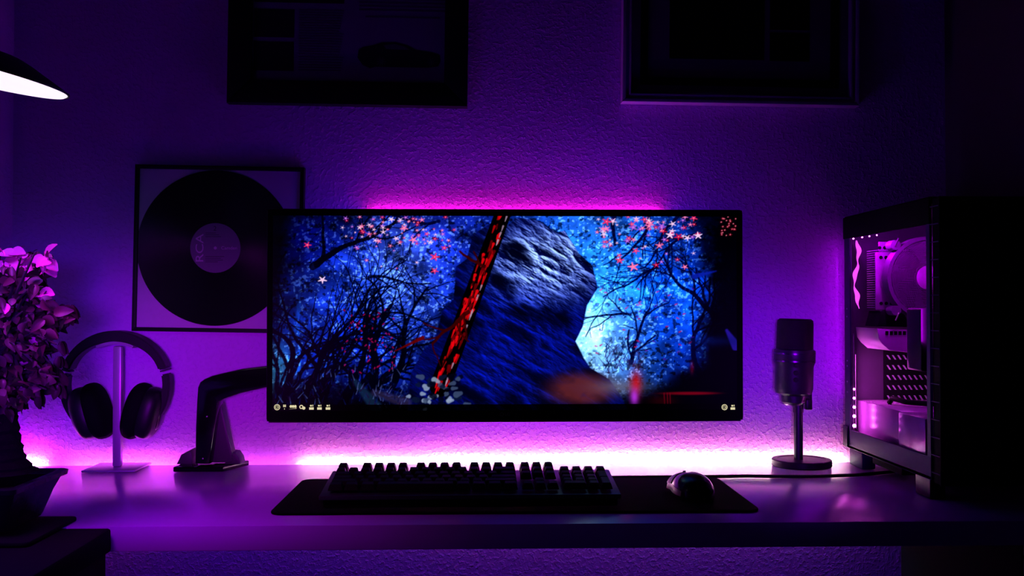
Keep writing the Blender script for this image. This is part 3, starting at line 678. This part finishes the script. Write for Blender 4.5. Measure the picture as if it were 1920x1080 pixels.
# ------------------------------------------------------------------ pale frame (upper right)
x0, x1 = PX(1166, FY, 150), PX(1610, FY, 150); zb = PZ(195, FY, 1388)
f2 = thing('picture_frame', 'pale moulded frame above the monitor on the right with dark pictures', 'picture frame', ((x0 + x1) / 2, FY, zb))
w2 = (x1 - x0) / 2; M2 = Matrix.Translation(((x0 + x1) / 2, 0, zb)) @ Matrix.Rotation(math.radians(.7), 4, 'Y')
pale = mat('pale_frame_paint', (.42, .42, .45), .4)
m = MB(); frame_mb(m, -w2, w2, 0, hgt, 7 * kf, FY - .004, WY - .001, M=M2, bev=.0015); frame_mb(m, -w2 + 5 * kf, w2 - 5 * kf, 5 * kf, hgt - 5 * kf, 9 * kf, FY + .004, WY - .001, M=M2, bev=.002)
frame_mb(m, -w2 + 13 * kf, w2 - 13 * kf, 13 * kf, hgt - 13 * kf, 4 * kf, FY - .002, WY - .001, M=M2, bev=.001)
m.build('frame', pale, f2)
m = MB(); frame_mb(m, -w2 + 16.5 * kf, w2 - 16.5 * kf, 16.5 * kf, hgt - 16.5 * kf, 20 * kf, FY + .012, WY - .001, M=M2, bev=.0005); m.build('inner_frame', mat('inner_frame_grey', (.12, .12, .14), .6), f2)
m = MB(); frame_mb(m, -w2 + 36 * kf, w2 - 36 * kf, 36 * kf, hgt - 36 * kf, 14 * kf, FY + .010, WY - .001, M=M2, bev=.0005); m.build('painted_shadow', matte, f2)  # solid black band painted for the shade inside the frame
mm = MB().box(-w2 + 50 * kf, w2 - 50 * kf, WY - .008, WY - .002, 50 * kf, hgt - 50 * kf, M=M2).build('mount_board', mat('mount_board_dark', (.13, .13, .15), .7), f2)
def l2(px): return (px - 1388) * kf
def z2(py): return (195 - py) * kf
MB().box(l2(1254), l2(1436), WY - .0088, WY - .0081, z2(107), z2(-60), M=M2).build('photo', matte, mm)
MB().box(l2(1447), l2(1523), WY - .0088, WY - .0081, z2(108), z2(54), M=M2).build('photo', matte, mm)
MB().box(l2(1447), l2(1523), WY - .0088, WY - .0081, z2(48), z2(-60), M=M2).build('photo', matte, mm)
# ------------------------------------------------------------------ computer tower
TX0 = .702; TX1 = XR - .003; TY0, TY1 = 1.562, 1.935; TZ0, TZ1 = DZ + .033, DZ + .478
pc = thing('computer_tower', 'black computer tower with a glass side panel glowing pink inside, on the desk', 'computer', ((TX0 + TX1) / 2, 1.73, DZ))
steel = mat('dark_steel_panel', (.06, .025, .11), .6, .1, spec=.25)
inner = mat('inner_steel', (.05, .03, .06), .5, .3)
wz0, wz1 = DZ + .069, DZ + .435; wy0, wy1 = 1.574, 1.908
MB().box(TX0, TX1, TY0, TY1, TZ1 - .012, TZ1, .002).build('top_panel', matte, pc)
MB().box(TX0, TX1, TY0, TY1, TZ0, TZ0 + .006, .001).build('bottom_panel', black, pc)
MB().box(TX0 + .006, TX1, TY1 - .003, TY1, TZ0 + .006, TZ1 - .012).build('rear_panel', inner, pc)
MB().box(TX1 - .003, TX1, TY0, TY1 - .003, TZ0 + .006, TZ1 - .012).build('far_panel', inner, pc)
m = MB(); m.box(TX0, TX0 + .004, TY0, TY1, TZ0, wz0, .0008).box(TX0, TX0 + .004, wy1, TY1, wz0, wz1).box(TX0, TX0 + .004, TY0, wy0, wz0, wz1)
sd = m.build('side_panel', steel, pc)
MB().box(TX0 - .001, TX0 + .004, TY0, TY1 + .004, wz1, TZ1 - .002, .001).build('upper_side_panel', matte, pc)
gm = mat('tinted_glass', (.75, .7, .78), .02, trans=1, ior=1.01, spec=.3, var=.005)
MB().box(TX0 + .0015, TX0 + .003, wy0, wy1, wz0, wz1).build('glass_panel', gm, sd)
# front cover with side ventilation ladder
MB().box(TX0, TX0 + .004, 1.527, 1.532, TZ0 - .004, TZ1 - .003, .001).box(TX0 + .004, TX1, 1.527, 1.5615, TZ0 - .004, TZ1 - .003, .002).build('front_cover', matte, pc)
for k in range(16): z = TZ0 + .012 + k * .0277; MB().box(TX0 + .0005, TX0 + .0038, 1.532, 1.5615, z, z + .0014).build('vent_rung', steel, pc)
for (y0, y1) in ((1.86, 1.925), (1.575, 1.63)):
    for (a, b_) in ((TX0 + .004, TX0 + .03), (TX1 - .034, TX1 - .008)): MB().box(a, b_, y0, y1, DZ + .0004, TZ0 - .0002, .003).build('foot', steel if y0 > 1.8 and a < .75 else black, pc)
MB().box(TX0 + .012, TX1 - .02, 1.70, 1.83, DZ + .017, TZ0 - .0003, .001).build('dust_filter', matte, pc)
MB().box(TX0 - .004, TX0 - .0002, 1.915, 1.937, DZ + .035, DZ + .075, .001).build('side_latch', black, pc)
for z in (.30, .285, .20, .19, .16, .14): MB().lathe([(.0016, 0), (.0014, .001), (.0005, .0012)], 10, Matrix.Translation((TX0, 1.921, DZ + z)) @ Matrix.Rotation(-PI / 2, 4, 'Y')).build('rivet', alu, pc)
# power supply shroud
shm = mat('shroud_metal', (.45, .22, .48), .2, .3)
sz = CAMZ - .184
MB().box(.7225, TX1 - .004, 1.70, 1.928, TZ0 + .0065, sz, .002).build('power_shroud', shm, pc)
MB().box(.7075, .86, 1.594, 1.698, TZ0 + .0065, sz + .001, .002).build('drive_box', shm, pc)
# cooler: fin stack, fan, grill
cz_ = CAMZ + .048; fcx = .797
cool = MB()
for k in range(26): z = CAMZ - .006 + k * .0042; cool.box(.722, .868, 1.822, 1.872, z, z + .0012)
cool.box(.717, .760, 1.818, 1.8215, CAMZ - .010, CAMZ + .096, .002).box(.726, .765, 1.824, 1.8275, CAMZ + .097, CAMZ + .115, .001).box(.728, .770, 1.824, 1.8275, CAMZ - .026, CAMZ - .0105, .001)
co_ = cool.build('cooler_tower', mat('fin_metal', (.45, .45, .48), .3, .6), pc)
m = MB()
for zc in (CAMZ + .104, CAMZ + .086, CAMZ + .002, CAMZ - .018):
    for k in range(4): m.lathe([(.0032, 0), (.0032, .001)], 12, Matrix.Translation((.727 + k * .0095, 1.8176 if abs(zc - CAMZ - .05) < .05 and zc < CAMZ + .09 and zc > CAMZ else 1.8236, zc)) @ RX)
m.build('pipe_end', matte, co_)
fan = MB(); FYc = 1.778
def annulus(mb, cx, cz, r0, r1, y0, y1, n=64):
    t = bmesh.new(); R4 = []
    for k in range(n):
        a = 2 * PI * k / n; c1, s1 = math.cos(a), math.sin(a)
        R4.append([t.verts.new((cx + r * c1, y, cz + r * s1)) for r, y in ((r0, y0), (r1, y0), (r1, y1), (r0, y1))])
    for k in range(n):
        a, b_ = R4[k], R4[(k + 1) % n]
        for j in range(4): t.faces.new((a[j], b_[j], b_[(j + 1) % 4], a[(j + 1) % 4]))
    bmesh.ops.recalc_face_normals(t, faces=t.faces[:]); mb.merge(t)
annulus(fan, fcx, cz_, .0675, .074, FYc, FYc + .025)
for sx_ in (-1, 1):
    for sz_ in (-1, 1): fan.lathe([(.009, 0), (.009, .025)], 18, Matrix.Translation((fcx + sx_ * .0585, FYc + .025, cz_ + sz_ * .0585)) @ RX)
fo = fan.build('fan_frame', mat('fan_frame_plastic', (.12, .12, .14), .35), co_)
m = MB()
for k in range(18): annulus(m, fcx, cz_, .024 + k * .0024, .0249 + k * .0024, FYc - .0015, FYc - .0004, 56)
m.build('fan_grill', mat('grill_wire', (.35, .35, .38), .3, .7), fo)
m = MB()
for k in range(9):
    a = 2 * PI * k / 9; t = bmesh.new()
    pr = [(r, a + (r - .02) * 9, r) for r in np.linspace(.02, .066, 7)]
    vs = [[t.verts.new((fcx + r * math.cos(th + d), FYc + yy, cz_ + r * math.sin(th + d))) for d, yy in ((-.2, .006), (.28, .02))] for r, th, _ in pr]
    for p_, q_ in zip(vs, vs[1:]): t.faces.new((p_[0], p_[1], q_[1], q_[0]))
    m.merge(t)
m.build('fan_blades', mat('fan_blade_plastic', (.22, .22, .25), .4), fo)
m = MB().lathe([(.022, 0), (.022, .012), (.019, .014), (.001, .014)], 32, Matrix.Translation((fcx, FYc + .012, cz_)) @ RX); m.build('fan_hub', mat('hub_silver', (.6, .55, .6), .3, .3), fo)
for zt_ in (.064, -.068): MB().tube([(fcx - .0585, FYc - .012, cz_ + zt_ + .006), (fcx - .060, FYc - .001, cz_ + zt_ - .008)], .0013, 8).build('fan_clip', alu, fo)
# graphics card, cage, cables
gp = MB().prism([(.712, CAMZ - .043), (.715, CAMZ - .062), (.722, CAMZ - .072), (.735, CAMZ - .083), (.80, CAMZ - .090), (.80, CAMZ - .047), (.722, CAMZ - .044)], 1.80, 1.905, .001).build('graphics_card', mat('card_shroud', (.6, .58, .62), .35, .2), pc)
m = MB()
for k in range(8): m.box(.727 + k * .008, .732 + k * .008, 1.797, 1.7995, CAMZ - .055, CAMZ - .048)
m.build('card_connector', matte, gp)
MB().prism([(.716, CAMZ - .040), (.724, CAMZ - .012), (.765, CAMZ - .012), (.78, CAMZ - .041)], 1.81, 1.87, .003).build('cable_bundle', matte, pc)
MB().prism(rrect(.7065, .74, CAMZ - .108, CAMZ - .006, .004), 1.605, 1.66, .002).build('drive_cage', black, pc)
m = MB()
for r_ in range(5):
    for k in range(8):
        x = .782 + k * .0105; z = CAMZ - .098 - r_ * .0195; m.prism([(x, z), (x + .003, z), (x + .0085, z - .0085), (x + .0055, z - .0085)], 1.9295, 1.9315)
m.build('rear_vent', mat('vent_slats', (.4, .4, .44), .5), pc)
MB().box(.776, .886, 1.9305, 1.9318, CAMZ - .19, CAMZ - .088).build('vent_backing', matte, pc)
MB().tube([(.75, 1.84, sz + .003), (.752, 1.83, sz + .012), (.765, 1.80, sz + .008), (.80, 1.78, sz + .006), (.85, 1.76, sz + .014)], .005, 10).build('cable_bundle', matte, pc)
# light strip inside: single diodes at the back edge, a run under the top edge; beside it a crinkled shiny foil ribbon
strip = MB().box(.7062, .7068, 1.899, 1.9035, wz0 + .002, CAMZ - .055).build('light_strip', silver, pc)
for k, py in enumerate((731, 748, 765, 782, 800)):
    q = Vector((.7068, 1.899, CAMZ - (py - 571) * 1.9 / F)); MB().ell(q, (.0022 + k * .0003,) * 3, u=12, v=8).build('diode', led, strip)
for k in range(4):
    MB().ell((.709, 1.895 - k * .035 + .01 * (k == 0), wz1 - .001 - .0004 * k), (.0012, .004 - .0006 * k, .0014), u=12, v=8).build('diode', led, strip)
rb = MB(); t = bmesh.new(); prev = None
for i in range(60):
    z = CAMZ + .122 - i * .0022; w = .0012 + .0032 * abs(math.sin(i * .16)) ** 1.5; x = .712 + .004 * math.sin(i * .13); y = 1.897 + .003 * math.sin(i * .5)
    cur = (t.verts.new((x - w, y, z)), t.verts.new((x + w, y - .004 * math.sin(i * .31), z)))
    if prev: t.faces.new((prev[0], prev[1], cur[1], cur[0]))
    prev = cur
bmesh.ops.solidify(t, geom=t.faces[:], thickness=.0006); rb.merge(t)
rb.build('glowing_foil_ribbon', mat('foil_shine_glow', (.9, .6, .9), .3, emit=(1, .12, .95), estr=.75), pc)  # foil ribbon made to glow in place of reflected light
# ------------------------------------------------------------------ lamp at upper left
LY = 1.15; ks = LY / F
tip = P(112, 171, LY); Rl = .126
lamp = thing('wall_lamp', 'lit lamp with a flat dark round head reaching in at the upper left', 'lamp', (XL, 1.46, 1.5))
tl = math.radians(11.5)
cen = Vector((tip.x - Rl * math.cos(tl), LY, tip.z + Rl * math.sin(tl)))
ML = Matrix.Translation(cen) @ Matrix.Rotation(tl, 4, 'Y') @ Matrix.Rotation(math.radians(1.2), 4, 'X')
lh = MB().lathe([(Rl, 0), (Rl + .001, .002), (Rl - .042, .0225), (Rl - .055, .0275), (.03, .030), (.001, .031)], 72, ML, False)
lh.build('lamp_head', mat('lamp_shell', (.03, .03, .035), .45), lamp)
MB().lathe([(.001, -.004), (Rl - .02, -.003), (Rl - .004, -.0015), (Rl - .0015, .0005)], 72, ML, False).build('diffuser', mat('lamp_diffuser', (.8, .8, .8), .5, emit=(1, .86, 1), estr=1.1), lamp)
hx = XL + .05
MB().tube([cen + Vector((0, 0, .028)), (cen.x - .03, LY + .04, cen.z + .09), (cen.x - .10, 1.44, cen.z + .13), (XL + .006, 1.46, cen.z + .13)], .007, 12).build('arm', black, lamp)
MB().lathe([(.04, .0003), (.04, .012), (.036, .015), (.001, .016)], 40, Matrix.Translation((XL, 1.46, cen.z + .13)) @ Matrix.Rotation(PI / 2, 4, 'Y')).build('wall_plate', black, lamp)
# ------------------------------------------------------------------ bonsai
bx, by = PX(-2, 1.40, 820), 1.40
bon = thing('bonsai_tree', 'small leafy bonsai tree in a dark rectangular pot at the left edge', 'potted plant', (bx, by, DZ))
pr_, pl_ = -.600, -.852; pf, pb = 1.312, 1.488
def ringrect(x0, x1, y0, y1, z, r=.012, n=5): return [(a, b_, z) for a, b_ in rrect(x0, x1, y0, y1, r, n)]
pot = MB(); rings = []
zb_ = DZ + .0095; zr = DZ + .0705
for (o_, z) in ((-.026, zb_), (-.024, zb_ + .004), (-.022, zb_ + .010), (-.014, zb_ + .035), (-.006, zr - .008), (0, zr - .007), (.001, zr - .001), (-.001, zr), (-.010, zr), (-.012, zr - .002), (-.016, zr - .014)):
    rings.append(ringrect(pl_ - o_, pr_ + o_, pf - o_, pb + o_, z))
t = bmesh.new(); RV = [[t.verts.new(v) for v in r] for r in rings]; nn = len(RV[0])
for a, b_ in zip(RV, RV[1:]):
    for k in range(nn): t.faces.new((a[k], a[(k + 1) % nn], b_[(k + 1) % nn], b_[k]))
t.faces.new(RV[0][::-1]); bmesh.ops.recalc_face_normals(t, faces=t.faces[:]); pot.merge(t)
pot.build('pot', pot_m, bon)
for sx_ in (pl_ + .04, pr_ - .05):
    for sy_ in (pf + .04, pb - .05): MB().box(sx_ - .012, sx_ + .012, sy_ - .012, sy_ + .012, DZ + .0062, DZ + .0094, .001).build('pot_foot', pot_m, bon)
MB().flat(rrect(pl_ - .0 + .004, PX(136, 1.44, 968), 1.30, 1.462, .01), DZ + .0003, DZ + .006, .0015).build('drip_tray', matte, bon)
MB().flat(rrect(pl_ + .017, pr_ - .017, pf + .017, pb - .017, .01), zr - .016, zr - .006, .002).build('soil', soil_m, bon)
def bz_(pts, n):
    out = []; pts = [Vector(p) for p in pts]
    for i in range(len(pts) - 1):
        p0, p1, p2, p3 = pts[max(i - 1, 0)], pts[i], pts[i + 1], pts[min(i + 2, len(pts) - 1)]
        for k in range(n):
            t = k / n; out.append(.5 * ((2 * p1) + (p2 - p0) * t + (2 * p0 - 5 * p1 + 4 * p2 - p3) * t * t + (3 * p1 - p0 - 3 * p2 + p3) * t ** 3))
    return out + [pts[-1]]
def B(px, py, Y=by): return P(px, py, Y)
tk = bz_([B(2, 885), B(2, 858), B(0, 820), B(-4, 780), B(-16, 740), B(-14, 690), B(-2, 640)], 6)
rr = [float(np.interp(i / (len(tk) - 1), [0, .1, .17, .3, .45, .55, .8, 1], [.048, .036, .030, .026, .0245, .022, .016, .010])) * (1 + .06 * math.sin(i * 2.3)) for i in range(len(tk))]
MB().tube(tk, 0, 18, rr).build('trunk', bark, bon)
brs = MB(); random.seed(21); tips = []
seeds = [B(2, 640), B(-6, 700), B(-10, 740)]
targets = [(45, 500), (90, 485), (30, 560), (80, 540), (110, 585), (132, 590), (60, 620), (110, 640), (100, 665), (95, 690), (105, 712), (60, 700), (70, 735), (20, 660), (20, 720), (-30, 480), (-60, 560), (-90, 620), (-70, 700), (10, 480), (-40, 640), (120, 712), (60, 580), (30, 600), (85, 610)]
for tx_, ty_ in targets:
    for rep in range(2):
        Yt = by + random.uniform(-.07, .09); e = B(tx_ + random.uniform(-8, 8), ty_ + random.uniform(-8, 8), Yt)
        if rep == 1: e = B(tx_ * .8 + random.uniform(-14, 8), ty_ + random.uniform(-18, 18), by - random.uniform(0, .1))
        s0 = random.choice(seeds[:2] if ty_ < 640 else seeds)
        mid = s0.lerp(e, .5) + Vector((random.uniform(-.01, .01), random.uniform(-.02, .02), random.uniform(.0, .02)))
        pth = bz_([s0, mid, e], 6); brs.tube(pth, 0, 6, [.0042 * (1 - i / len(pth)) + .0007 for i in range(len(pth))]); tips.append((pth, e))
brs.build('branches', mat('branch_bark', (.05, .04, .05), .8), bon)
def leaf(t, pos, dr, nrm, L, W, curl, cup):
    dr = dr.normalized(); side = dr.cross(nrm).normalized(); nrm = side.cross(dr).normalized(); g_ = []
    for i in range(6):
        u = i / 5; w = W * (math.sin(PI * min(1, u * .93 + .05)) ** .7) * (1 - .15 * u)
        c0 = pos + dr * (L * u) + nrm * (-curl * L * u * u)
        g_.append([t.verts.new(c0 + side * (w * s_) + nrm * (cup * w * s_ * s_)) for s_ in (-1, -.5, 0, .5, 1)])
    for a, b_ in zip(g_, g_[1:]):
        for k in range(4): t.faces.new((a[k], a[k + 1], b_[k + 1], b_[k]))
tL = bmesh.new(); tLit = bmesh.new()
def silh(px, py):   # right outline of the crown as seen from the chair
    return float(np.interp(py, [462, 475, 495, 515, 540, 560, 575, 595, 610, 630, 650, 675, 700, 725, 742, 758, 772], [30, 98, 92, 78, 82, 98, 128, 140, 124, 92, 102, 96, 100, 112, 66, 52, 24]))
cnt = 0
for k in range(6000):
    Y = by + random.gauss(0, .055); Y = min(max(Y, by - .12), by + .12)
    py = random.uniform(468, 770); lim = silh(0, py); px = random.uniform(-150, lim - 2)
    if px < lim - 55 and random.random() < .35: continue
    if py > 650 and px < -40 and random.random() < .7: continue
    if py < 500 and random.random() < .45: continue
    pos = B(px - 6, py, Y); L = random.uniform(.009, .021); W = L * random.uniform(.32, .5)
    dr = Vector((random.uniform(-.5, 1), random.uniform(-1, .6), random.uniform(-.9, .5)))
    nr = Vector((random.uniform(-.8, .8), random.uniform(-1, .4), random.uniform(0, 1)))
    leaf(tLit if (py < 500 and random.random() < .8) or random.random() < .02 else tL, pos, dr, nr, L, W, random.uniform(0, .8), random.uniform(0, .9)); cnt += 1
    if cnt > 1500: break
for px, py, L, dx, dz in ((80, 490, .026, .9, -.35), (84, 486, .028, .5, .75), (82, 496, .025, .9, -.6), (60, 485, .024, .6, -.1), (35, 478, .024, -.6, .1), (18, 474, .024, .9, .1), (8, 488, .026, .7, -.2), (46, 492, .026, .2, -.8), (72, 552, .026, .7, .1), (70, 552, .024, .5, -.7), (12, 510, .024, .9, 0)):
    for r_ in range(2): leaf(tLit, B(px, py, by - .03), Vector((dx, -.4, dz)), Vector((-dz * .5 + random.uniform(-.3, .3), -.75, .7)), L, L * .42, .25, .35)
for px, py in ((128, 585), (134, 572), (112, 668), (96, 684), (104, 690), (110, 722), (118, 640), (78, 735), (70, 740), (112, 700)):
    for r_ in range(3): leaf(tL, B(px + random.uniform(-4, 4), py, by + random.uniform(-.02, .02)), Vector((random.uniform(-.2, .6), random.uniform(-.3, .3), -1)), Vector((random.uniform(-.5, .5), -1, .2)), .02, .006, .3, .5)
for t_, nm, mm_ in ((tL, 'foliage', leaf_m), (tLit, 'lamplit_foliage', leaf_lit)):
    m = MB(); m.merge(t_); o = m.build(nm, mm_, bon, 0); o.data.shade_smooth()
# ------------------------------------------------------------------ light of the place
LP = {'lamp_beam': (6.8, 0.0, 4.2), 'lamp_disc': (0.35, 0.0, 1.9), 'monitor_strip_bottom': (0.3, 0.0, 0.6), 'monitor_strip_left': (0.0, 0.0, 0.25), 'monitor_strip_right': (0.0, 0.0, 0.33), 'fill_spot_a': (12.888, 0.0, 82.811), 'fill_spot_b': (58, 0.0, 98), 'fill_spot_c': (0.0, 1.277, 6.196), 'fill_spot_d': (34, 0.0, 125), 'strip_far_left': (0.34, 0.0, 0.2), 'strip_far_left_core': (0.0, 0.14, 0.0), 'strip_far_left_violet': (0.136, 0.0, 1.063), 'strip_left': (0.108, 0.047, 0.0), 'strip_left_core': (0.159, 0.0, 0.272), 'strip_left_violet': (0.0, 0.047, 0.0), 'strip_mid': (0.24, 0.03, 0.08), 'strip_mid_core': (.1, .40, .1), 'strip_mid_left': (0.077, 0.018, 0.065), 'strip_mid_left_core': (0.0, 0.0, 0.007), 'strip_mid_left_violet': (0.012, 0.0, 0.0), 'strip_mid_right': (0.5, 0.04, 0.13), 'strip_mid_right_core': (.2, .85, .2), 'strip_right': (0.78, 0.05, 0.28), 'strip_right_core': (.5, 1.9, .4), 'strip_under': (0.41, 0.0, 5.25), 'tower_rear_strip': (0.093, 0.0, 0.012), 'tower_top_strip': (0.0, 0.0, 0.122), 'tower_vent_glow': (0.001, 0.001, 0.009), 'added_wall_bar': (0.0, 0.02, 0.44), 'added_wall_bar_top': (0.24, 0.0, 0.13)}
def strip_light(name, pxa, pxb):
    xa, xb = PX(pxa, DB, 866), PX(pxb, DB, 866); L = xb - xa
    def one(n, y, z, r, h, soft=False):
        c = LP.get(n)
        if c is None or max(c) < .0015: return
        m = max(c); area(n, ((xa + xb) / 2, y, z), (math.radians(r), 0, 0), L, h, [k / m for k in c], m, soft=soft)
    one(name, DB + .004, DZ - .010, 90, .008)
    one(name + '_core', WY - .011, DZ - .008, 90, .006)
    one(name + '_violet', DB + .004, DZ - .002, 160, .006, True)
strip_light('strip_far_left', 22, 66)
strip_light('strip_left', 120, 320)
strip_light('strip_mid_left', 320, 560)
strip_light('strip_mid', 560, 800)
strip_light('strip_mid_right', 800, 1100)
strip_light('strip_right', 1100, 1590)
def lamp_light(n, *a, **k):
    c = LP.get(n)
    if c is None or max(c) < .0015: return
    m = max(c); area(n, a[0], a[1], a[2], a[3], [q / m for q in c], m, **k)
xa, xb = PX(205, WY, 1055), PX(1600, WY, 1055)
lamp_light('strip_under', ((xa + xb) / 2, DB + .004, DZ - .030), (math.radians(30), 0, 0), xb - xa, .006, soft=True)
# added light bars on the wall, hidden behind the monitor, for the halo above
xa, xb = PX(690, WY), PX(1240, WY); zw = PZ(442, WY, 960); zw2 = PZ(404, WY, 960)
struct(MB().box(xa, xb, WY - .026, WY - .0002, zw - .012, zw, .001).build('added_light_bar_1', MATS['led_strip_glow']))
struct(MB().box(xa, xb, WY - .014, WY - .0002, zw2 - .008, zw2, .001).build('added_light_bar_2', MATS['led_strip_glow']))
lamp_light('added_wall_bar', ((xa + xb) / 2, WY - .020, zw + .002), (math.radians(165), 0, 0), xb - xa, .010)
lamp_light('added_wall_bar_top', ((xa + xb) / 2, WY - .008, zw2 + .001), (PI, 0, 0), xb - xa, .010)
lamp_light('monitor_strip_bottom', (cxm, MY + .066, czm - .104), (PI / 2, 0, 0), .42, .01)
lamp_light('monitor_strip_left', (cxm - .235, MY + .066, czm), (PI / 2, 0, 0), .01, .22)
lamp_light('monitor_strip_right', (cxm + .235, MY + .066, czm), (PI / 2, 0, 0), .01, .22)
# lamp
lamp_light('lamp_disc', cen + (ML.to_3x3() @ Vector((0, 0, -.008))), ML.to_euler(), Rl * 1.8, Rl * 1.8, spread=110, shape='DISK')
# added violet fill spots behind the chair, brightening the low wall
def aimed_spot(n, loc, px, py, deg, aim=None):
    c = LP.get(n)
    if c is None or max(c) < .0015: return
    m = max(c); l = bpy.data.lights.new(n, 'SPOT'); l.energy = m; l.color = [q / m for q in c]; l.spot_size = math.radians(deg); l.spot_blend = 1; l.shadow_soft_size = .09
    o = bpy.data.objects.new(n, l); C.objects.link(o); o.location = loc
    o.rotation_euler = ((Vector(aim) if aim else P(px, py, WY)) - Vector(loc)).to_track_quat('-Z', 'Y').to_euler()
SL = (-.03, -.35, 1.075); SR = (.03, -.35, 1.075)
aimed_spot('fill_spot_a', SL, 120, 720, 15)
aimed_spot('fill_spot_b', SL, 380, 700, 14)
aimed_spot('fill_spot_c', SL, 260, 560, 15)
aimed_spot('fill_spot_d', SR, 1460, 690, 10.5)
aimed_spot('fill_spot_e', SR, 1470, 570, 11)
aimed_spot('lamp_beam', tuple(cen - Vector((0, 0, .03))), 0, 0, 62, (-.42, 1.47, DZ))
# tower interior
area('tower_rear_strip', (.7085, 1.896, CAMZ - .165), (0, math.radians(-90), math.radians(-22)), .14, .004, (1, .12, .95), .62)
area('tower_top_strip', (.709, 1.74, wz1 - .003), (0, math.radians(-48), 0), .006, .30, (.6, .0, 1), 1.1)
area('tower_glow', (.709, 1.60, CAMZ + .02), (0, math.radians(-90), math.radians(25)), .16, .01, (.6, .0, 1), .16)
area('tower_vent_glow', (TX0 + .004, 1.95, CAMZ - .03), (PI / 2, 0, math.radians(10)), .004, .30, (.6, .0, 1), .04)
w = bpy.data.worlds.new('world'); SC.world = w; w.use_nodes = True
w.node_tree.nodes['Background'].inputs['Color'].default_value = (.04, .0, 1, 1); w.node_tree.nodes['Background'].inputs['Strength'].default_value = .002
SC.view_settings.view_transform = 'Standard'; SC.view_settings.look = 'None'; SC.view_settings.gamma = 1; SC.view_settings.exposure = 0
SC.view_settings.use_curve_mapping = False
